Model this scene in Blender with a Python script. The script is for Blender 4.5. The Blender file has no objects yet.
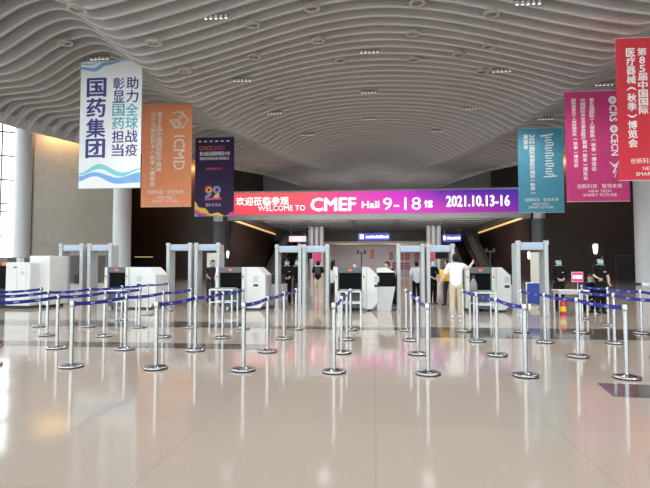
import bpy, bmesh, math, random
from math import pi, sin, cos, atan, hypot, radians
from mathutils import Vector, Matrix, Euler
random.seed(7)
sc = bpy.context.scene
COL = sc.collection
# ---------------------------------------------------------------- camera
F = 507.0; HC = 1.42
PITCH = atan(24 / F); YAW = atan(50 / hypot(F, 24))
cd = bpy.data.cameras.new('camera'); cam = bpy.data.objects.new('camera', cd); COL.objects.link(cam)
cam.location = (0, 0, HC); cam.rotation_euler = (pi / 2 + PITCH, 0, YAW)
cd.sensor_width = 36; cd.lens = F / 650 * 36; cd.clip_start = 0.05; cd.clip_end = 500
sc.camera = cam
# the hall is very large: K times the first survey of it (taken for a 36 m deep hall); heights are above eye level
K = 1.8


def sz(z): return HC + (z - HC) * K if z > 0 else z


# ---------------------------------------------------------------- world: bright overcast daylight
w = bpy.data.worlds.new('daylight'); sc.world = w; w.use_nodes = True
bg = w.node_tree.nodes['Background']; bg.inputs[0].default_value = (0.93, 0.97, 1.0, 1); bg.inputs[1].default_value = 3.4
sc.view_settings.view_transform = 'Standard'; sc.view_settings.look = 'None'
sc.view_settings.exposure = 0.55; sc.view_settings.gamma = 1; sc.view_settings.use_curve_mapping = False


def lamp(name, kind, loc, energy, color=(1, 1, 1), size=1, size_y=None, rot=(0, 0, 0)):
    l = bpy.data.lights.new(name, kind); l.energy = energy * K * K; l.color = color
    if kind == 'AREA':
        l.shape = 'RECTANGLE'; l.size = size * K; l.size_y = (size_y or size) * K
    o = bpy.data.objects.new(name, l); COL.objects.link(o); o.location = (loc[0] * K, loc[1] * K, sz(loc[2])); o.rotation_euler = rot
    return o


# lobby lamps under the lobby ceiling and warm cove lamps that wash the tops of the stone walls
for lx in (-5, 5):
    lamp('lobby_lamp', 'AREA', (lx, 36.9, 5.0), 360, (1, 0.95, 0.9), 8, 0.5, (radians(62), 0, 0))
lamp('vault_fill_light', 'AREA', (0, 40.5, 5.8), 100, (1, 0.86, 0.84), 12, 3, (pi, 0, 0))  # added unseen fill light, lifts the dark far end of the vault
# downlights of the hall, in rows under the ceiling
for ly in (2, 9, 15, 21, 27, 32):
    for lx in ((-6.2, -2.1, 2.1, 6.2) if ly < 26 else (-5, 0, 5)):
        o = lamp('hall_downlight', 'SPOT', (lx, ly, 8.3), {2: 240, 9: 400, 15: 380}.get(ly, 300), (1, 0.97, 0.94)); o.data.spot_size = radians(140); o.data.spot_blend = 0.6; o.data.shadow_soft_size = 0.5
for k, s in enumerate((-1, 1)):
    lamp('cove_lamp', 'AREA', (s * 18.6, 29.2, 9.9), 130, (1, 0.60, 0.20), 5, 0.25, (radians(70), 0, 0)) if s < 0 else None
    lamp('cove_lamp', 'AREA', (s * 13.4, 35.2, 8.9), 260, (1, 0.60, 0.20), 5, 0.25, (radians(70), 0, 0))


# ---------------------------------------------------------------- rays from the photograph to places
def ray(px, py):
    x, f, u = px - 325, F, 244 - py
    y = f * cos(PITCH) - u * sin(PITCH); z = f * sin(PITCH) + u * cos(PITCH)
    return Vector((x * cos(YAW) - y * sin(YAW), x * sin(YAW) + y * cos(YAW), z))


def G(px, py, z=0.0):
    r = ray(px, py); t = (z - HC) / r.z
    return Vector((r.x * t, r.y * t, z))


def AT(px, py, Y):
    r = ray(px, py); t = Y / r.y
    return Vector((r.x * t, Y, HC + r.z * t))


# ---------------------------------------------------------------- materials
def mat(name, col, rough=0.5, metal=0.0, spec=0.5, var=0.06, scale=8.0, emit=None, es=1.0, coat=0.0):
    m = bpy.data.materials.new(name); m.use_nodes = True
    nt = m.node_tree; b = nt.nodes['Principled BSDF']
    b.inputs['Roughness'].default_value = rough; b.inputs['Metallic'].default_value = metal
    b.inputs['Specular IOR Level'].default_value = spec; b.inputs['Coat Weight'].default_value = coat
    b.inputs['Base Color'].default_value = (*col, 1)
    if var > 0:
        tc = nt.nodes.new('ShaderNodeTexCoord'); n = nt.nodes.new('ShaderNodeTexNoise'); r = nt.nodes.new('ShaderNodeValToRGB')
        n.inputs['Scale'].default_value = scale; n.inputs['Detail'].default_value = 3
        r.color_ramp.elements[0].color = (*[max(0, c * (1 - var)) for c in col], 1)
        r.color_ramp.elements[1].color = (*[min(1, c * (1 + var)) for c in col], 1)
        r.color_ramp.elements[0].position = 0.3; r.color_ramp.elements[1].position = 0.7
        nt.links.new(tc.outputs['Object'], n.inputs['Vector']); nt.links.new(n.outputs['Fac'], r.inputs['Fac'])
        nt.links.new(r.outputs['Color'], b.inputs['Base Color'])
    if emit:
        b.inputs['Emission Color'].default_value = (*emit, 1); b.inputs['Emission Strength'].default_value = es
    return m


def stone(name, c1, c2, joint, bw, bh, rough, speckle=0.0, spec=0.5):
    """large stone panels: Brick Texture joints over soft noise"""
    m = bpy.data.materials.new(name); m.use_nodes = True
    nt = m.node_tree; b = nt.nodes['Principled BSDF']; L = nt.links.new
    tc = nt.nodes.new('ShaderNodeTexCoord'); br = nt.nodes.new('ShaderNodeTexBrick'); n = nt.nodes.new('ShaderNodeTexNoise')
    sep = nt.nodes.new('ShaderNodeSeparateXYZ'); cmb = nt.nodes.new('ShaderNodeCombineXYZ'); ad = nt.nodes.new('ShaderNodeMath'); ad.operation = 'ADD'
    L(tc.outputs['Object'], sep.inputs[0])
    if name.startswith('floor'):
        L(sep.outputs['X'], cmb.inputs['X']); L(sep.outputs['Y'], cmb.inputs['Y'])
    else:
        L(sep.outputs['X'], ad.inputs[0]); L(sep.outputs['Y'], ad.inputs[1]); L(ad.outputs[0], cmb.inputs['X']); L(sep.outputs['Z'], cmb.inputs['Y'])
    L(cmb.outputs[0], br.inputs['Vector'])
    br.inputs['Scale'].default_value = 1; br.inputs['Brick Width'].default_value = bw; br.inputs['Row Height'].default_value = bh
    br.inputs['Mortar Size'].default_value = 0.006 if name.startswith('floor') else 0.012
    br.inputs['Color1'].default_value = (*c1, 1); br.inputs['Color2'].default_value = (*c2, 1); br.inputs['Mortar'].default_value = (*joint, 1)
    br.offset = 0.0 if name.startswith('floor') else 0.5
    n.inputs['Scale'].default_value = 60 if speckle else 1.3; n.inputs['Detail'].default_value = 6
    L(tc.outputs['Object'], n.inputs['Vector'])
    mx = nt.nodes.new('ShaderNodeMix'); mx.data_type = 'RGBA'; mx.blend_type = 'MULTIPLY'; mx.inputs[0].default_value = 1
    r = nt.nodes.new('ShaderNodeValToRGB'); v = speckle or 0.12
    r.color_ramp.elements[0].position = 0.3; r.color_ramp.elements[1].position = 0.7
    r.color_ramp.elements[0].color = (1 - v, 1 - v, 1 - v, 1); r.color_ramp.elements[1].color = (1, 1, 1, 1)
    L(n.outputs['Fac'], r.inputs['Fac']); L(br.outputs['Color'], mx.inputs[6]); L(r.outputs['Color'], mx.inputs[7])
    L(mx.outputs[2], b.inputs['Base Color'])
    b.inputs['Roughness'].default_value = rough; b.inputs['Specular IOR Level'].default_value = spec
    return m


M = {}
M['floor'] = stone('floor_stone', (0.415, 0.352, 0.298), (0.445, 0.378, 0.32), (0.37, 0.312, 0.26), 1.575, 1.575, 0.08, 0.16, 0.25)
M['inlay'] = stone('floor_inlay', (0.10, 0.09, 0.08), (0.13, 0.115, 0.10), (0.09, 0.08, 0.075), 0.8, 0.8, 0.09, 0.15, 0.6)
M['dark_stone'] = stone('wall_dark', (0.036, 0.0190, 0.0145), (0.042, 0.0230, 0.0175), (0.020, 0.012, 0.010), 5.6, 2.8, 0.35, 0, 0.3)
M['beige_stone'] = stone('wall_beige', (0.26, 0.218, 0.175), (0.28, 0.235, 0.19), (0.16, 0.13, 0.10), 8.2, 4.0, 0.45)
M['slat'] = mat('slat_paint', (0.58, 0.57, 0.57), 0.55, var=0.03)
M['void'] = mat('void_paint', (0.34, 0.335, 0.335), 0.8, var=0.05)
M['roof'] = mat('roof_paint', (0.2, 0.19, 0.18), 0.8)
M['white'] = mat('white_metal', (0.64, 0.64, 0.635), 0.35, var=0.03)
M['paint'] = mat('column_paint', (0.64, 0.65, 0.67), 0.4, var=0.03, scale=2)
M['lightgrey'] = mat('light_grey', (0.47, 0.48, 0.49), 0.4, var=0.04)
M['gate'] = mat('gate_grey', (0.43, 0.44, 0.455), 0.4, var=0.03)
M['grey'] = mat('mid_grey', (0.22, 0.23, 0.24), 0.45, var=0.05)
M['slate'] = mat('slate_grey', (0.085, 0.10, 0.11), 0.45, var=0.05)
M['black'] = mat('black_plastic', (0.012, 0.012, 0.014), 0.5, var=0.1)
M['rubber'] = mat('curtain_rubber', (0.004, 0.004, 0.005), 0.7, spec=0.1, var=0.15)
M['steel'] = mat('brushed_steel', (0.43, 0.435, 0.44), 0.27, 1.0, var=0.03, scale=30)
M['chrome'] = mat('chrome_dark_reflection', (0.26, 0.26, 0.27), 0.12, 1.0, var=0.02)  # post base tops: reflection of the dark ceiling put into the colour
M['belt'] = mat('belt_webbing', (0.006, 0.012, 0.25), 0.6, var=0.12, scale=40)
M['beltmark'] = mat('belt_print', (0.55, 0.58, 0.75), 0.6, var=0.02)
M['skin'] = mat('skin', (0.62, 0.40, 0.29), 0.55, var=0.05)
M['hair'] = mat('black_hair', (0.004, 0.003, 0.003), 0.55, spec=0.3, var=0.3, scale=60)
M['uniform'] = mat('black_uniform', (0.006, 0.006, 0.008), 0.8, spec=0.2, var=0.2)
M['navy'] = mat('navy_cloth', (0.018, 0.02, 0.03), 0.75, var=0.2)
M['shirtw'] = mat('white_shirt', (0.78, 0.77, 0.78), 0.7, var=0.03)
M['shirtb'] = mat('pale_blue_shirt', (0.56, 0.60, 0.68), 0.7, var=0.03)
M['khaki'] = mat('khaki_cloth', (0.50, 0.42, 0.29), 0.75, var=0.06)
M['yellow'] = mat('yellow_cloth', (0.78, 0.50, 0.03), 0.7, var=0.06)
M['mask'] = mat('surgical_mask', (0.22, 0.58, 0.80), 0.7, var=0.03)
M['eye'] = mat('eye', (0.02, 0.015, 0.012), 0.2, var=0)
M['shoe_w'] = mat('white_shoe', (0.7, 0.7, 0.7), 0.6)
M['shoe_b'] = mat('black_shoe', (0.012, 0.012, 0.012), 0.4)
M['red'] = mat('red_paint', (0.55, 0.02, 0.02), 0.35, var=0.04)
M['redlamp'] = mat('red_lamp', (0.6, 0.03, 0.03), 0.4, emit=(1, 0.05, 0.05), es=0.3, var=0)
M['greenlamp'] = mat('green_lamp', (0.02, 0.5, 0.12), 0.4, emit=(0.02, 1, 0.25), es=0.7, var=0)
M['lampwhite'] = mat('lamp_glow', (0.9, 0.9, 0.9), 0.4, emit=(1, 0.97, 0.92), es=2.2, var=0)
M['spotglow'] = mat('downlight_glow', (0.9, 0.9, 0.9), 0.4, emit=(1, 0.97, 0.92), es=0.7, var=0)
M['warm'] = mat('warm_strip_glow', (0.9, 0.6, 0.3), 0.4, emit=(1, 0.62, 0.25), es=0.55, var=0)
M['bluepanel'] = mat('blue_panel', (0.02, 0.05, 0.33), 0.5, var=0.05)
M['pink'] = mat('pink_board', (0.75, 0.02, 0.20), 0.5, var=0.03)
M['poster'] = mat('red_poster', (0.42, 0.03, 0.09), 0.5, var=0.15, scale=3)
M['backdrop'] = mat('pale_pink_board', (0.62, 0.535, 0.545), 0.6, var=0.05, scale=2)
M['orange'] = mat('orange_mark', (0.8, 0.16, 0.03), 0.5)
M['bluesign'] = mat('blue_lit_sign', (0.01, 0.02, 0.4), 0.4, emit=(0.01, 0.015, 0.45), es=0.3, var=0)
M['whitesign'] = mat('white_lit_sign', (0.8, 0.8, 0.8), 0.4, emit=(1, 1, 1), es=0.75, var=0)
M['brown'] = mat('brown_cladding', (0.060, 0.042, 0.030), 0.35, var=0.15, scale=1.5)
M['bronze'] = mat('bronze_trim', (0.35, 0.25, 0.15), 0.35, 0.6)
M['strip'] = mat('blue_strip', (0.30, 0.46, 0.70), 0.5, emit=(0.25, 0.5, 0.9), es=0.02, var=0)
M['cardb'] = mat('beige_board', (0.52, 0.50, 0.44), 0.6, var=0.04)
M['mullion'] = mat('mullion_paint', (0.20, 0.21, 0.23), 0.4)
M['paving'] = mat('outdoor_paving', (0.4, 0.4, 0.38), 0.8)
# glazing: mostly clear with a faint reflection
g = bpy.data.materials.new('window_glass'); g.use_nodes = True; nt = g.node_tree; nt.nodes.clear()
o_ = nt.nodes.new('ShaderNodeOutputMaterial'); mx = nt.nodes.new('ShaderNodeMixShader'); tr = nt.nodes.new('ShaderNodeBsdfTransparent'); gl = nt.nodes.new('ShaderNodeBsdfGlossy')
tr.inputs[0].default_value = (0.93, 0.96, 0.96, 1); gl.inputs['Roughness'].default_value = 0.03; mx.inputs[0].default_value = 0.07
nt.links.new(tr.outputs[0], mx.inputs[1]); nt.links.new(gl.outputs[0], mx.inputs[2]); nt.links.new(mx.outputs[0], o_.inputs[0])
M['glass'] = g


# ---------------------------------------------------------------- mesh building
class MB:
    def __init__(s): s.v = []; s.f = []; s.m = []; s.mats = []; s.cur = 0; s.marks = []

    def mark(s, name): s.marks.append((len(s.v), len(s.f), name)); return s

    def build_marked(s, m=None, parent=None, label=None):
        """one part for every marked stretch: a line of writing, an emblem, a wave"""
        ends = s.marks[1:] + [(len(s.v), len(s.f), '')]
        for (v0, f0, nm), (v1, f1, _) in zip(s.marks, ends):
            if f1 == f0: continue
            q = MB(); q.v = s.v[v0:v1]; q.f = [tuple(i - v0 for i in f) for f in s.f[f0:f1]]
            if s.mats: q.mats = sorted({s.mats[i] for i in s.m[f0:f1]}, key=lambda x: x.name); q.m = [q.mats.index(s.mats[i]) for i in s.m[f0:f1]]
            o = q.build(nm, m, parent)
            if label: o['label'] = label

    def use(s, m):
        if m not in s.mats: s.mats.append(m)
        s.cur = s.mats.index(m); return s

    def add(s, vs, fs):
        b = len(s.v); s.v += [tuple(v) for v in vs]; s.f += [tuple(i + b for i in f) for f in fs]; s.m += [s.cur] * len(fs); return s

    def box(s, x0, x1, y0, y1, z0, z1, bev=0.0):
        if bev > 0:
            bm = bmesh.new(); bmesh.ops.create_cube(bm, size=1)
            for v in bm.verts: v.co = ((x0 + x1) / 2 + v.co.x * (x1 - x0), (y0 + y1) / 2 + v.co.y * (y1 - y0), (z0 + z1) / 2 + v.co.z * (z1 - z0))
            bmesh.ops.bevel(bm, geom=bm.edges[:], offset=bev, segments=2, affect='EDGES', profile=0.6)
            bm.verts.index_update(); s.add([v.co[:] for v in bm.verts], [[v.index for v in f.verts] for f in bm.faces]); bm.free(); return s
        vs = [(x, y, z) for z in (z0, z1) for y in (y0, y1) for x in (x0, x1)]
        return s.add(vs, [(0, 2, 3, 1), (4, 5, 7, 6), (0, 1, 5, 4), (2, 6, 7, 3), (0, 4, 6, 2), (1, 3, 7, 5)])

    def kbox(s, x0, x1, y0, y1, z0, z1): return s.box(x0 * K, x1 * K, y0 * K, y1 * K, sz(z0), sz(z1))

    def prism(s, poly, axis, a, b):
        """extrude a 2D polygon along an axis: 'y' takes (x,z), 'x' takes (y,z), 'z' takes (x,y)"""
        n = len(poly)
        P = {'y': lambda p, t: (p[0], t, p[1]), 'x': lambda p, t: (t, p[0], p[1]), 'z': lambda p, t: (p[0], p[1], t)}[axis]
        vs = [P(p, a) for p in poly] + [P(p, b) for p in poly]
        return s.add(vs, [tuple(range(n))[::-1], tuple(range(n, 2 * n))] + [(i, (i + 1) % n, n + (i + 1) % n, n + i) for i in range(n)])

    def lathe(s, prof, c=(0, 0, 0), n=20, ax='z'):
        vs = []; fs = []
        for r, z in prof:
            for k in range(n):
                a = 2 * pi * k / n; p = (r * cos(a), r * sin(a), z)
                if ax == 'y': p = (p[0], p[2], p[1])
                if ax == 'x': p = (p[2], p[0], p[1])
                vs.append((c[0] + p[0], c[1] + p[1], c[2] + p[2]))
        for j in range(len(prof) - 1):
            for k in range(n): fs.append((j * n + k, j * n + (k + 1) % n, (j + 1) * n + (k + 1) % n, (j + 1) * n + k))
        fs.append(tuple(range(n))[::-1]); fs.append(tuple(range((len(prof) - 1) * n, len(prof) * n)))
        return s.add(vs, fs)

    def cyl(s, c, r, z0, z1, n=16): return s.lathe([(r, z0), (r, z1)], (c[0], c[1], 0), n)

    def tube(s, pts, rad, n=8, sq=1.0):
        pts = [Vector(p) for p in pts]; rad = rad if isinstance(rad, (list, tuple)) else [rad] * len(pts)
        vs = []; fs = []; up = Vector((0.31, 0.2, 0.93)); fr = None
        for i, p in enumerate(pts):
            d = (pts[min(i + 1, len(pts) - 1)] - pts[max(i - 1, 0)]).normalized()
            if fr is None: fr = d.cross(up).normalized()
            fr = (fr - d * fr.dot(d)).normalized(); bi = d.cross(fr)
            for k in range(n):
                a = 2 * pi * k / n; vs.append(p + fr * cos(a) * rad[i] + bi * sin(a) * rad[i] * sq)
        for j in range(len(pts) - 1):
            for k in range(n): fs.append((j * n + k, j * n + (k + 1) % n, (j + 1) * n + (k + 1) % n, (j + 1) * n + k))
        fs.append(tuple(range(n))[::-1]); fs.append(tuple(range((len(pts) - 1) * n, len(pts) * n)))
        return s.add(vs, fs)

    def ball(s, c, r, nu=14, nv=9, keep=None):
        r = r if isinstance(r, (tuple, list)) else (r, r, r); vs = []; fs = []
        for j in range(nv + 1):
            t = pi * (j + 0.02) / (nv + 0.04)
            for k in range(nu):
                a = 2 * pi * k / nu; vs.append((c[0] + r[0] * sin(t) * cos(a), c[1] + r[1] * sin(t) * sin(a), c[2] + r[2] * cos(t)))
        for j in range(nv):
            for k in range(nu):
                f = (j * nu + k, (j + 1) * nu + k, (j + 1) * nu + (k + 1) % nu, j * nu + (k + 1) % nu)
                if keep:
                    q = [sum(vs[i][d] for i in f) / 4 for d in range(3)]
                    if not keep((q[0] - c[0]) / r[0], (q[1] - c[1]) / r[1], (q[2] - c[2]) / r[2]): continue
                fs.append(f)
        return s.add(vs, fs)

    def build(s, name, m=None, parent=None, loc=None, smooth=False):
        me = bpy.data.meshes.new(name); me.from_pydata(s.v, [], s.f)
        mats = s.mats if s.mats else [m]
        for x in mats: me.materials.append(x)
        if s.mats: me.polygons.foreach_set('material_index', s.m)
        bm = bmesh.new(); bm.from_mesh(me)
        bmesh.ops.delete(bm, geom=[v for v in bm.verts if not v.link_faces], context='VERTS')
        bmesh.ops.recalc_face_normals(bm, faces=bm.faces[:]); bm.to_mesh(me); bm.free()
        if smooth:
            me.polygons.foreach_set('use_smooth', [True] * len(me.polygons)); me.set_sharp_from_angle(angle=radians(40))
        o = bpy.data.objects.new(name, me); COL.objects.link(o)
        if loc is not None: o.location = loc
        if parent: o.parent = parent
        return o


def struct(name, mb, m=None, parent=None, smooth=False):
    o = mb.build(name, m, parent, smooth=smooth)
    if not parent: o['kind'] = 'structure'
    return o


def tag(o, label, cat, group=None):
    o['label'] = label; o['category'] = cat
    if group: o['group'] = group
    return o


def thing(name, label, cat, loc=(0, 0, 0), rz=0.0, group=None):
    o = bpy.data.objects.new(name, None); COL.objects.link(o); o.empty_display_size = 0.2
    o.location = loc; o.rotation_euler = (0, 0, rz)
    return tag(o, label, cat, group)


def dup(o, parent=None):
    c = o.copy(); COL.objects.link(c)
    if parent is not None: c.parent = parent
    for ch in list(o.children): dup(ch, c)
    return c


# ---------------------------------------------------------------- lettering (outlines from Blender's own built-in font)
_tc = {}


def glyphs(body, fat=0.0):
    fat = 0.0
    if (body, fat) in _tc: return _tc[(body, fat)]
    cu = bpy.data.curves.new('lettering', 'FONT'); cu.body = body; cu.resolution_u = 2; cu.offset = fat
    o = bpy.data.objects.new('lettering', cu); COL.objects.link(o)
    dg = bpy.context.evaluated_depsgraph_get(); me = bpy.data.meshes.new_from_object(o.evaluated_get(dg))
    vs = [(v.co.x, v.co.y) for v in me.vertices]; fs = [tuple(p.vertices) for p in me.polygons]
    bpy.data.objects.remove(o); bpy.data.curves.remove(cu); bpy.data.meshes.remove(me)
    _tc[(body, fat)] = (vs, fs); return vs, fs


def write(mb, body, x0, x1, z0, z1, y, rot=False, fat=0.0, keep=False):
    """fits the line into a box of the XZ plane facing -Y; rot turns it clockwise to read downwards"""
    vs, fs = glyphs(body, fat)
    if rot: vs = [(b, -a) for a, b in vs]
    ax0 = min(v[0] for v in vs); ax1 = max(v[0] for v in vs); ay0 = min(v[1] for v in vs); ay1 = max(v[1] for v in vs)
    sx = (x1 - x0) / (ax1 - ax0); sz = (z1 - z0) / (ay1 - ay0)
    if keep: sx = sz = min(sx, sz)
    cx, cz = (x0 + x1) / 2, (z0 + z1) / 2
    for da, db in ([(0, 0)] if not fat else [(fat, 0), (-fat, 0), (0, fat * 0.7), (0, -fat * 0.7)]):
        mb.add([(cx + (a + da - (ax0 + ax1) / 2) * sx, y - da * 0.01 - db * 0.02, cz + (b + db - (ay0 + ay1) / 2) * sz) for a, b in vs], fs)


def column_text(mb, body, x0, x1, ztop, zbot, y, fat=0.0):
    n = len(body); p = (ztop - zbot) / n
    for i, ch in enumerate(body):
        zt = ztop - i * p
        if ch in '（）()':
            write(mb, '(' if ch in '（(' else ')', x0, x1, zt - p * 0.65, zt - p * 0.3, y, True, fat)
        elif ch.isascii():
            write(mb, ch, x0 + (x1 - x0) * 0.2, x1 - (x1 - x0) * 0.2, zt - p * 0.88, zt - p * 0.05, y, False, fat)
        else:
            write(mb, ch, x0, x1, zt - p * 0.9, zt, y, False, fat)


# ================================================================ THE SETTING
fb = MB().use(M['floor']); fb.add([(-24.6 * K, -8.7 * K, 0), (24.6 * K, -8.7 * K, 0), (24.6 * K, 62 * K, 0), (-24.6 * K, 62 * K, 0)], [(0, 1, 2, 3)])
fb.use(M['inlay'])


def inlay(x0, x1, y0, y1): fb.add([(x0, y0, 0.002), (x1, y0, 0.002), (x1, y1, 0.002), (x0, y1, 0.002)], [(0, 1, 2, 3)])


inlay(-14, -2.6, 11.85, 13.1); inlay(-2.6, 0.8, 11.75, 12.3); inlay(0.8, 7.9, 10.6, 12.45)
inlay(-11, -2.0, 8.75, 9.35)
q = [G(597, 383), G(613, 396.5), G(662, 399), G(662, 385.5)]
fb.add([(p.x, p.y, 0.002) for p in q], [(0, 1, 2, 3)])
struct('floor', fb)
pv = MB(); pv.box(-200, 200, -200, 250, -0.6, -0.3); struct('trim_1', pv, M['paving'])
rf = MB(); rf.kbox(-24.8, 24.8, -9, 63, 13.2, 13.5); struct('ceiling_1', rf, M['roof'])

# --- the slatted wave ceiling: a leaf in plan that narrows towards the portal
TY = [8, 16, 20, 25, 29, 34, 40, 47.5]
T_Z0 = [8.5, 8.5, 8.5, 8.5, 8.5, 8.45, 8.2, 7.25]
T_XB = [7.6, 7.6, 7.6, 7.0, 5.9, 4.7, 2.8, 1.3]
T_ZB = [7.0, 6.95, 6.95, 6.95, 7.0, 7.15, 7.35, 7.1]
T_XC = [9.6, 9.8, 10.3, 9.4, 7.9, 6.5, 4.8, 2.6]
T_ZC = [8.0, 8.0, 7.95, 7.6, 7.5, 7.5, 7.6, 7.25]
T_XV = [12.9, 13.0, 13.2, 11.7, 9.6, 8.2, 6.4, 3.8]
T_ZV = [6.75, 6.75, 6.8, 6.8, 6.9, 7.1, 7.4, 7.15]
T_XE = [15.5, 15.4, 15.1, 13.4, 10.9, 9.4, 7.8, 5.0]
T_ZE = [5.9, 5.95, 6.0, 6.15, 6.5, 6.8, 7.25, 7.1]


TY = [v * K for v in TY]
for _t in (T_Z0, T_XB, T_ZB, T_XC, T_ZC, T_XV, T_ZV, T_XE, T_ZE): _t[:] = [v * K for v in _t]


def lut(t, Y):
    Y = min(max(Y, TY[0]), TY[-1])
    for i in range(len(TY) - 1):
        if Y <= TY[i + 1]:
            n = len(TY); h = TY[i + 1] - TY[i]; u = (Y - TY[i]) / h
            d = lambda k: (t[min(k + 1, n - 1)] - t[max(k - 1, 0)]) / (TY[min(k + 1, n - 1)] - TY[max(k - 1, 0)])
            a, b = t[i], t[i + 1]; m0, m1 = d(i) * h, d(i + 1) * h
            return (2 * u**3 - 3 * u**2 + 1) * a + (u**3 - 2 * u**2 + u) * m0 + (-2 * u**3 + 3 * u**2) * b + (u**3 - u**2) * m1


def ceil_edge(Y): return lut(T_XE, Y)


def ceil_z(X, Y):
    X = abs(X)
    xs = [0, lut(T_XB, Y), lut(T_XC, Y), lut(T_XV, Y), 0, lut(T_XE, Y)]; zs = [lut(T_Z0, Y), lut(T_ZB, Y), lut(T_ZC, Y), lut(T_ZV, Y), 0, lut(T_ZE, Y)]
    xs[4] = xs[3] * 0.52 + xs[5] * 0.48; zs[4] = zs[3] * 0.85 + zs[5] * 0.15 + 0.1
    for i in range(5):
        if X <= xs[i + 1] or i == 4:
            u = min(1, max(0, (X - xs[i]) / (xs[i + 1] - xs[i])))
            if i == 4: e = u * u
            else: e = (1 - cos(pi * u)) / 2
            f = min(1, max(0, (Y / K - 17) / 6))              # the fold sharpens with depth
            if i == 0: e = (1 - f) * (0.5 * u ** 1.7 + 0.5 * e) + f * (0.45 * u ** 1.7 + 0.55 * u ** 4)
            if i == 1: e = e + f * 0.5 * (sin(pi * u / 2) - e)
            return HC + zs[i] + (zs[i + 1] - zs[i]) * e


cb = MB().use(M['slat']); N = 110; SP = 0.60 * K; Y = 9.0 * K
while Y < 47.3 * K:
    xe = ceil_edge(Y); vs = []; fs = []
    for k in range(N + 1):
        x = -xe + 2 * xe * k / N; z = ceil_z(x, Y)
        vs += [(x, Y + 0.04, z), (x, Y + 0.17, z), (x, Y + 0.19, z + 0.9), (x, Y, z + 0.9), (x, Y, z + 0.05)]
    for k in range(N):
        a, b = 5 * k, 5 * k + 5
        fs += [(a, b, b + 1, a + 1), (a + 1, b + 1, b + 2, a + 2), (a + 3, b + 3, b + 4, a + 4), (a + 4, b + 4, b, a)]
    fs += [(0, 1, 2, 3, 4), tuple(5 * N + i for i in (4, 3, 2, 1, 0))]
    cb.add(vs, fs); Y += SP
cb.use(M['void']); vs = []; fs = []; NY = 54; NX = 60
for j in range(NY + 1):
    y = (8.6 + (47.4 - 8.6) * j / NY) * K; xe = ceil_edge(y)
    for k in range(NX + 1):
        x = -xe + 2 * xe * k / NX; vs.append((x, y, ceil_z(x, y) + 0.75))
for j in range(NY):
    for k in range(NX):
        a = j * (NX + 1) + k; fs.append((a, a + 1, a + NX + 2, a + NX + 1))
cb.add(vs, fs)
cb.use(M['slat'])  # fascia that closes the two long curved edges
for s in (-1, 1):
    vs = []; fs = []
    for j in range(NY + 1):
        y = (8.6 + (47.4 - 8.6) * j / NY) * K; x = s * ceil_edge(y); z = ceil_z(x, y); vs += [(x, y, z - 0.05), (x, y, z + 0.9), (x + s * 0.2, y, z + 0.9), (x + s * 0.2, y, z - 0.05)]
    for j in range(NY):
        for k in range(4): fs.append((4 * j + k, 4 * j + (k + 1) % 4, 4 * j + 4 + (k + 1) % 4, 4 * j + 4 + k))
    cb.add(vs, fs)
struct('ceiling', cb)

# --- stone walls
XJ = 10.6   # portal half width
b = MB(); b.kbox(-21.7, -15.7, 30, 30.4, 0, 13.2); wl = struct('wall_left', b, M['beige_stone'])
b = MB(); b.kbox(-20.4, -20.0, 30.4, 36.4, 0, 13.2); b.kbox(-20.4, -XJ, 36, 36.4, 0, 13.2); b.kbox(-XJ - 0.4, -XJ, 36.4, 60, 0, 13.2); struct('wall_left_portal', b, M['dark_stone'])
b = MB(); b.kbox(XJ, 24.7, 36, 36.4, 0, 13.2); b.kbox(XJ, XJ + 0.4, 36.4, 60, 0, 13.2); struct('wall_right_portal', b, M['dark_stone'])
b = MB(); b.kbox(24.3, 24.7, -8.5, 36, 0, 13.2); struct('wall_right', b, M['beige_stone'])
b = MB(); b.kbox(-XJ, XJ, 47.4, 47.8, 5.3, 13.2); struct('wall_header', b, M['slat'])
b = MB(); b.kbox(-XJ, XJ, 60, 60.4, 0, 6); struct('wall_far', b, M['dark_stone'])


def facade(name, p0, p1, z1, nx, zs, thick=0.09):
    """glazed wall from p0 to p1: panes as one sheet, mullions and transoms"""
    p0, p1 = Vector((*p0, 0)) * K, Vector((*p1, 0)) * K; z1 = sz(z1); zs = [sz(z) for z in zs]; thick *= K; L = (p1 - p0).length; a = math.atan2(p1.y - p0.y, p1.x - p0.x)
    fr = MB(); t = thick
    for k in range(nx + 1):
        x = L * k / nx; fr.box(x - t / 2, x + t / 2, -0.12, 0.12, 0, z1)
    for z in zs: fr.box(0, L, -0.1, 0.1, z - t / 2, z + t / 2)
    f = fr.build(name, M['mullion']); f.location = p0; f.rotation_euler = (0, 0, a); f['kind'] = 'structure'
    gp = MB(); gp.box(0, L, -0.012, 0.012, 0, z1); gp.build('pane', M['glass'], f)
    return f


facade('window_1', (-24.4, 28.2), (-21.66, 29.95), 13.2, 4, [0.05, 1.9, 3.4, 4.9, 5.4, 6.9, 8.4, 9.9, 13.1])
facade('window_2', (-24.4, -8.4), (-24.4, 28.2), 13.2, 20, [0.05, 1.9, 3.8, 5.7, 7.6, 9.5, 13.1], 0.12)
facade('window_3', (24.4, -8.6), (-24.4, -8.6), 13.2, 22, [0.05, 2.6, 5.2, 7.8, 10.4, 13.1], 0.1)
# doorways in the stone walls
dn = 0


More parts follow.
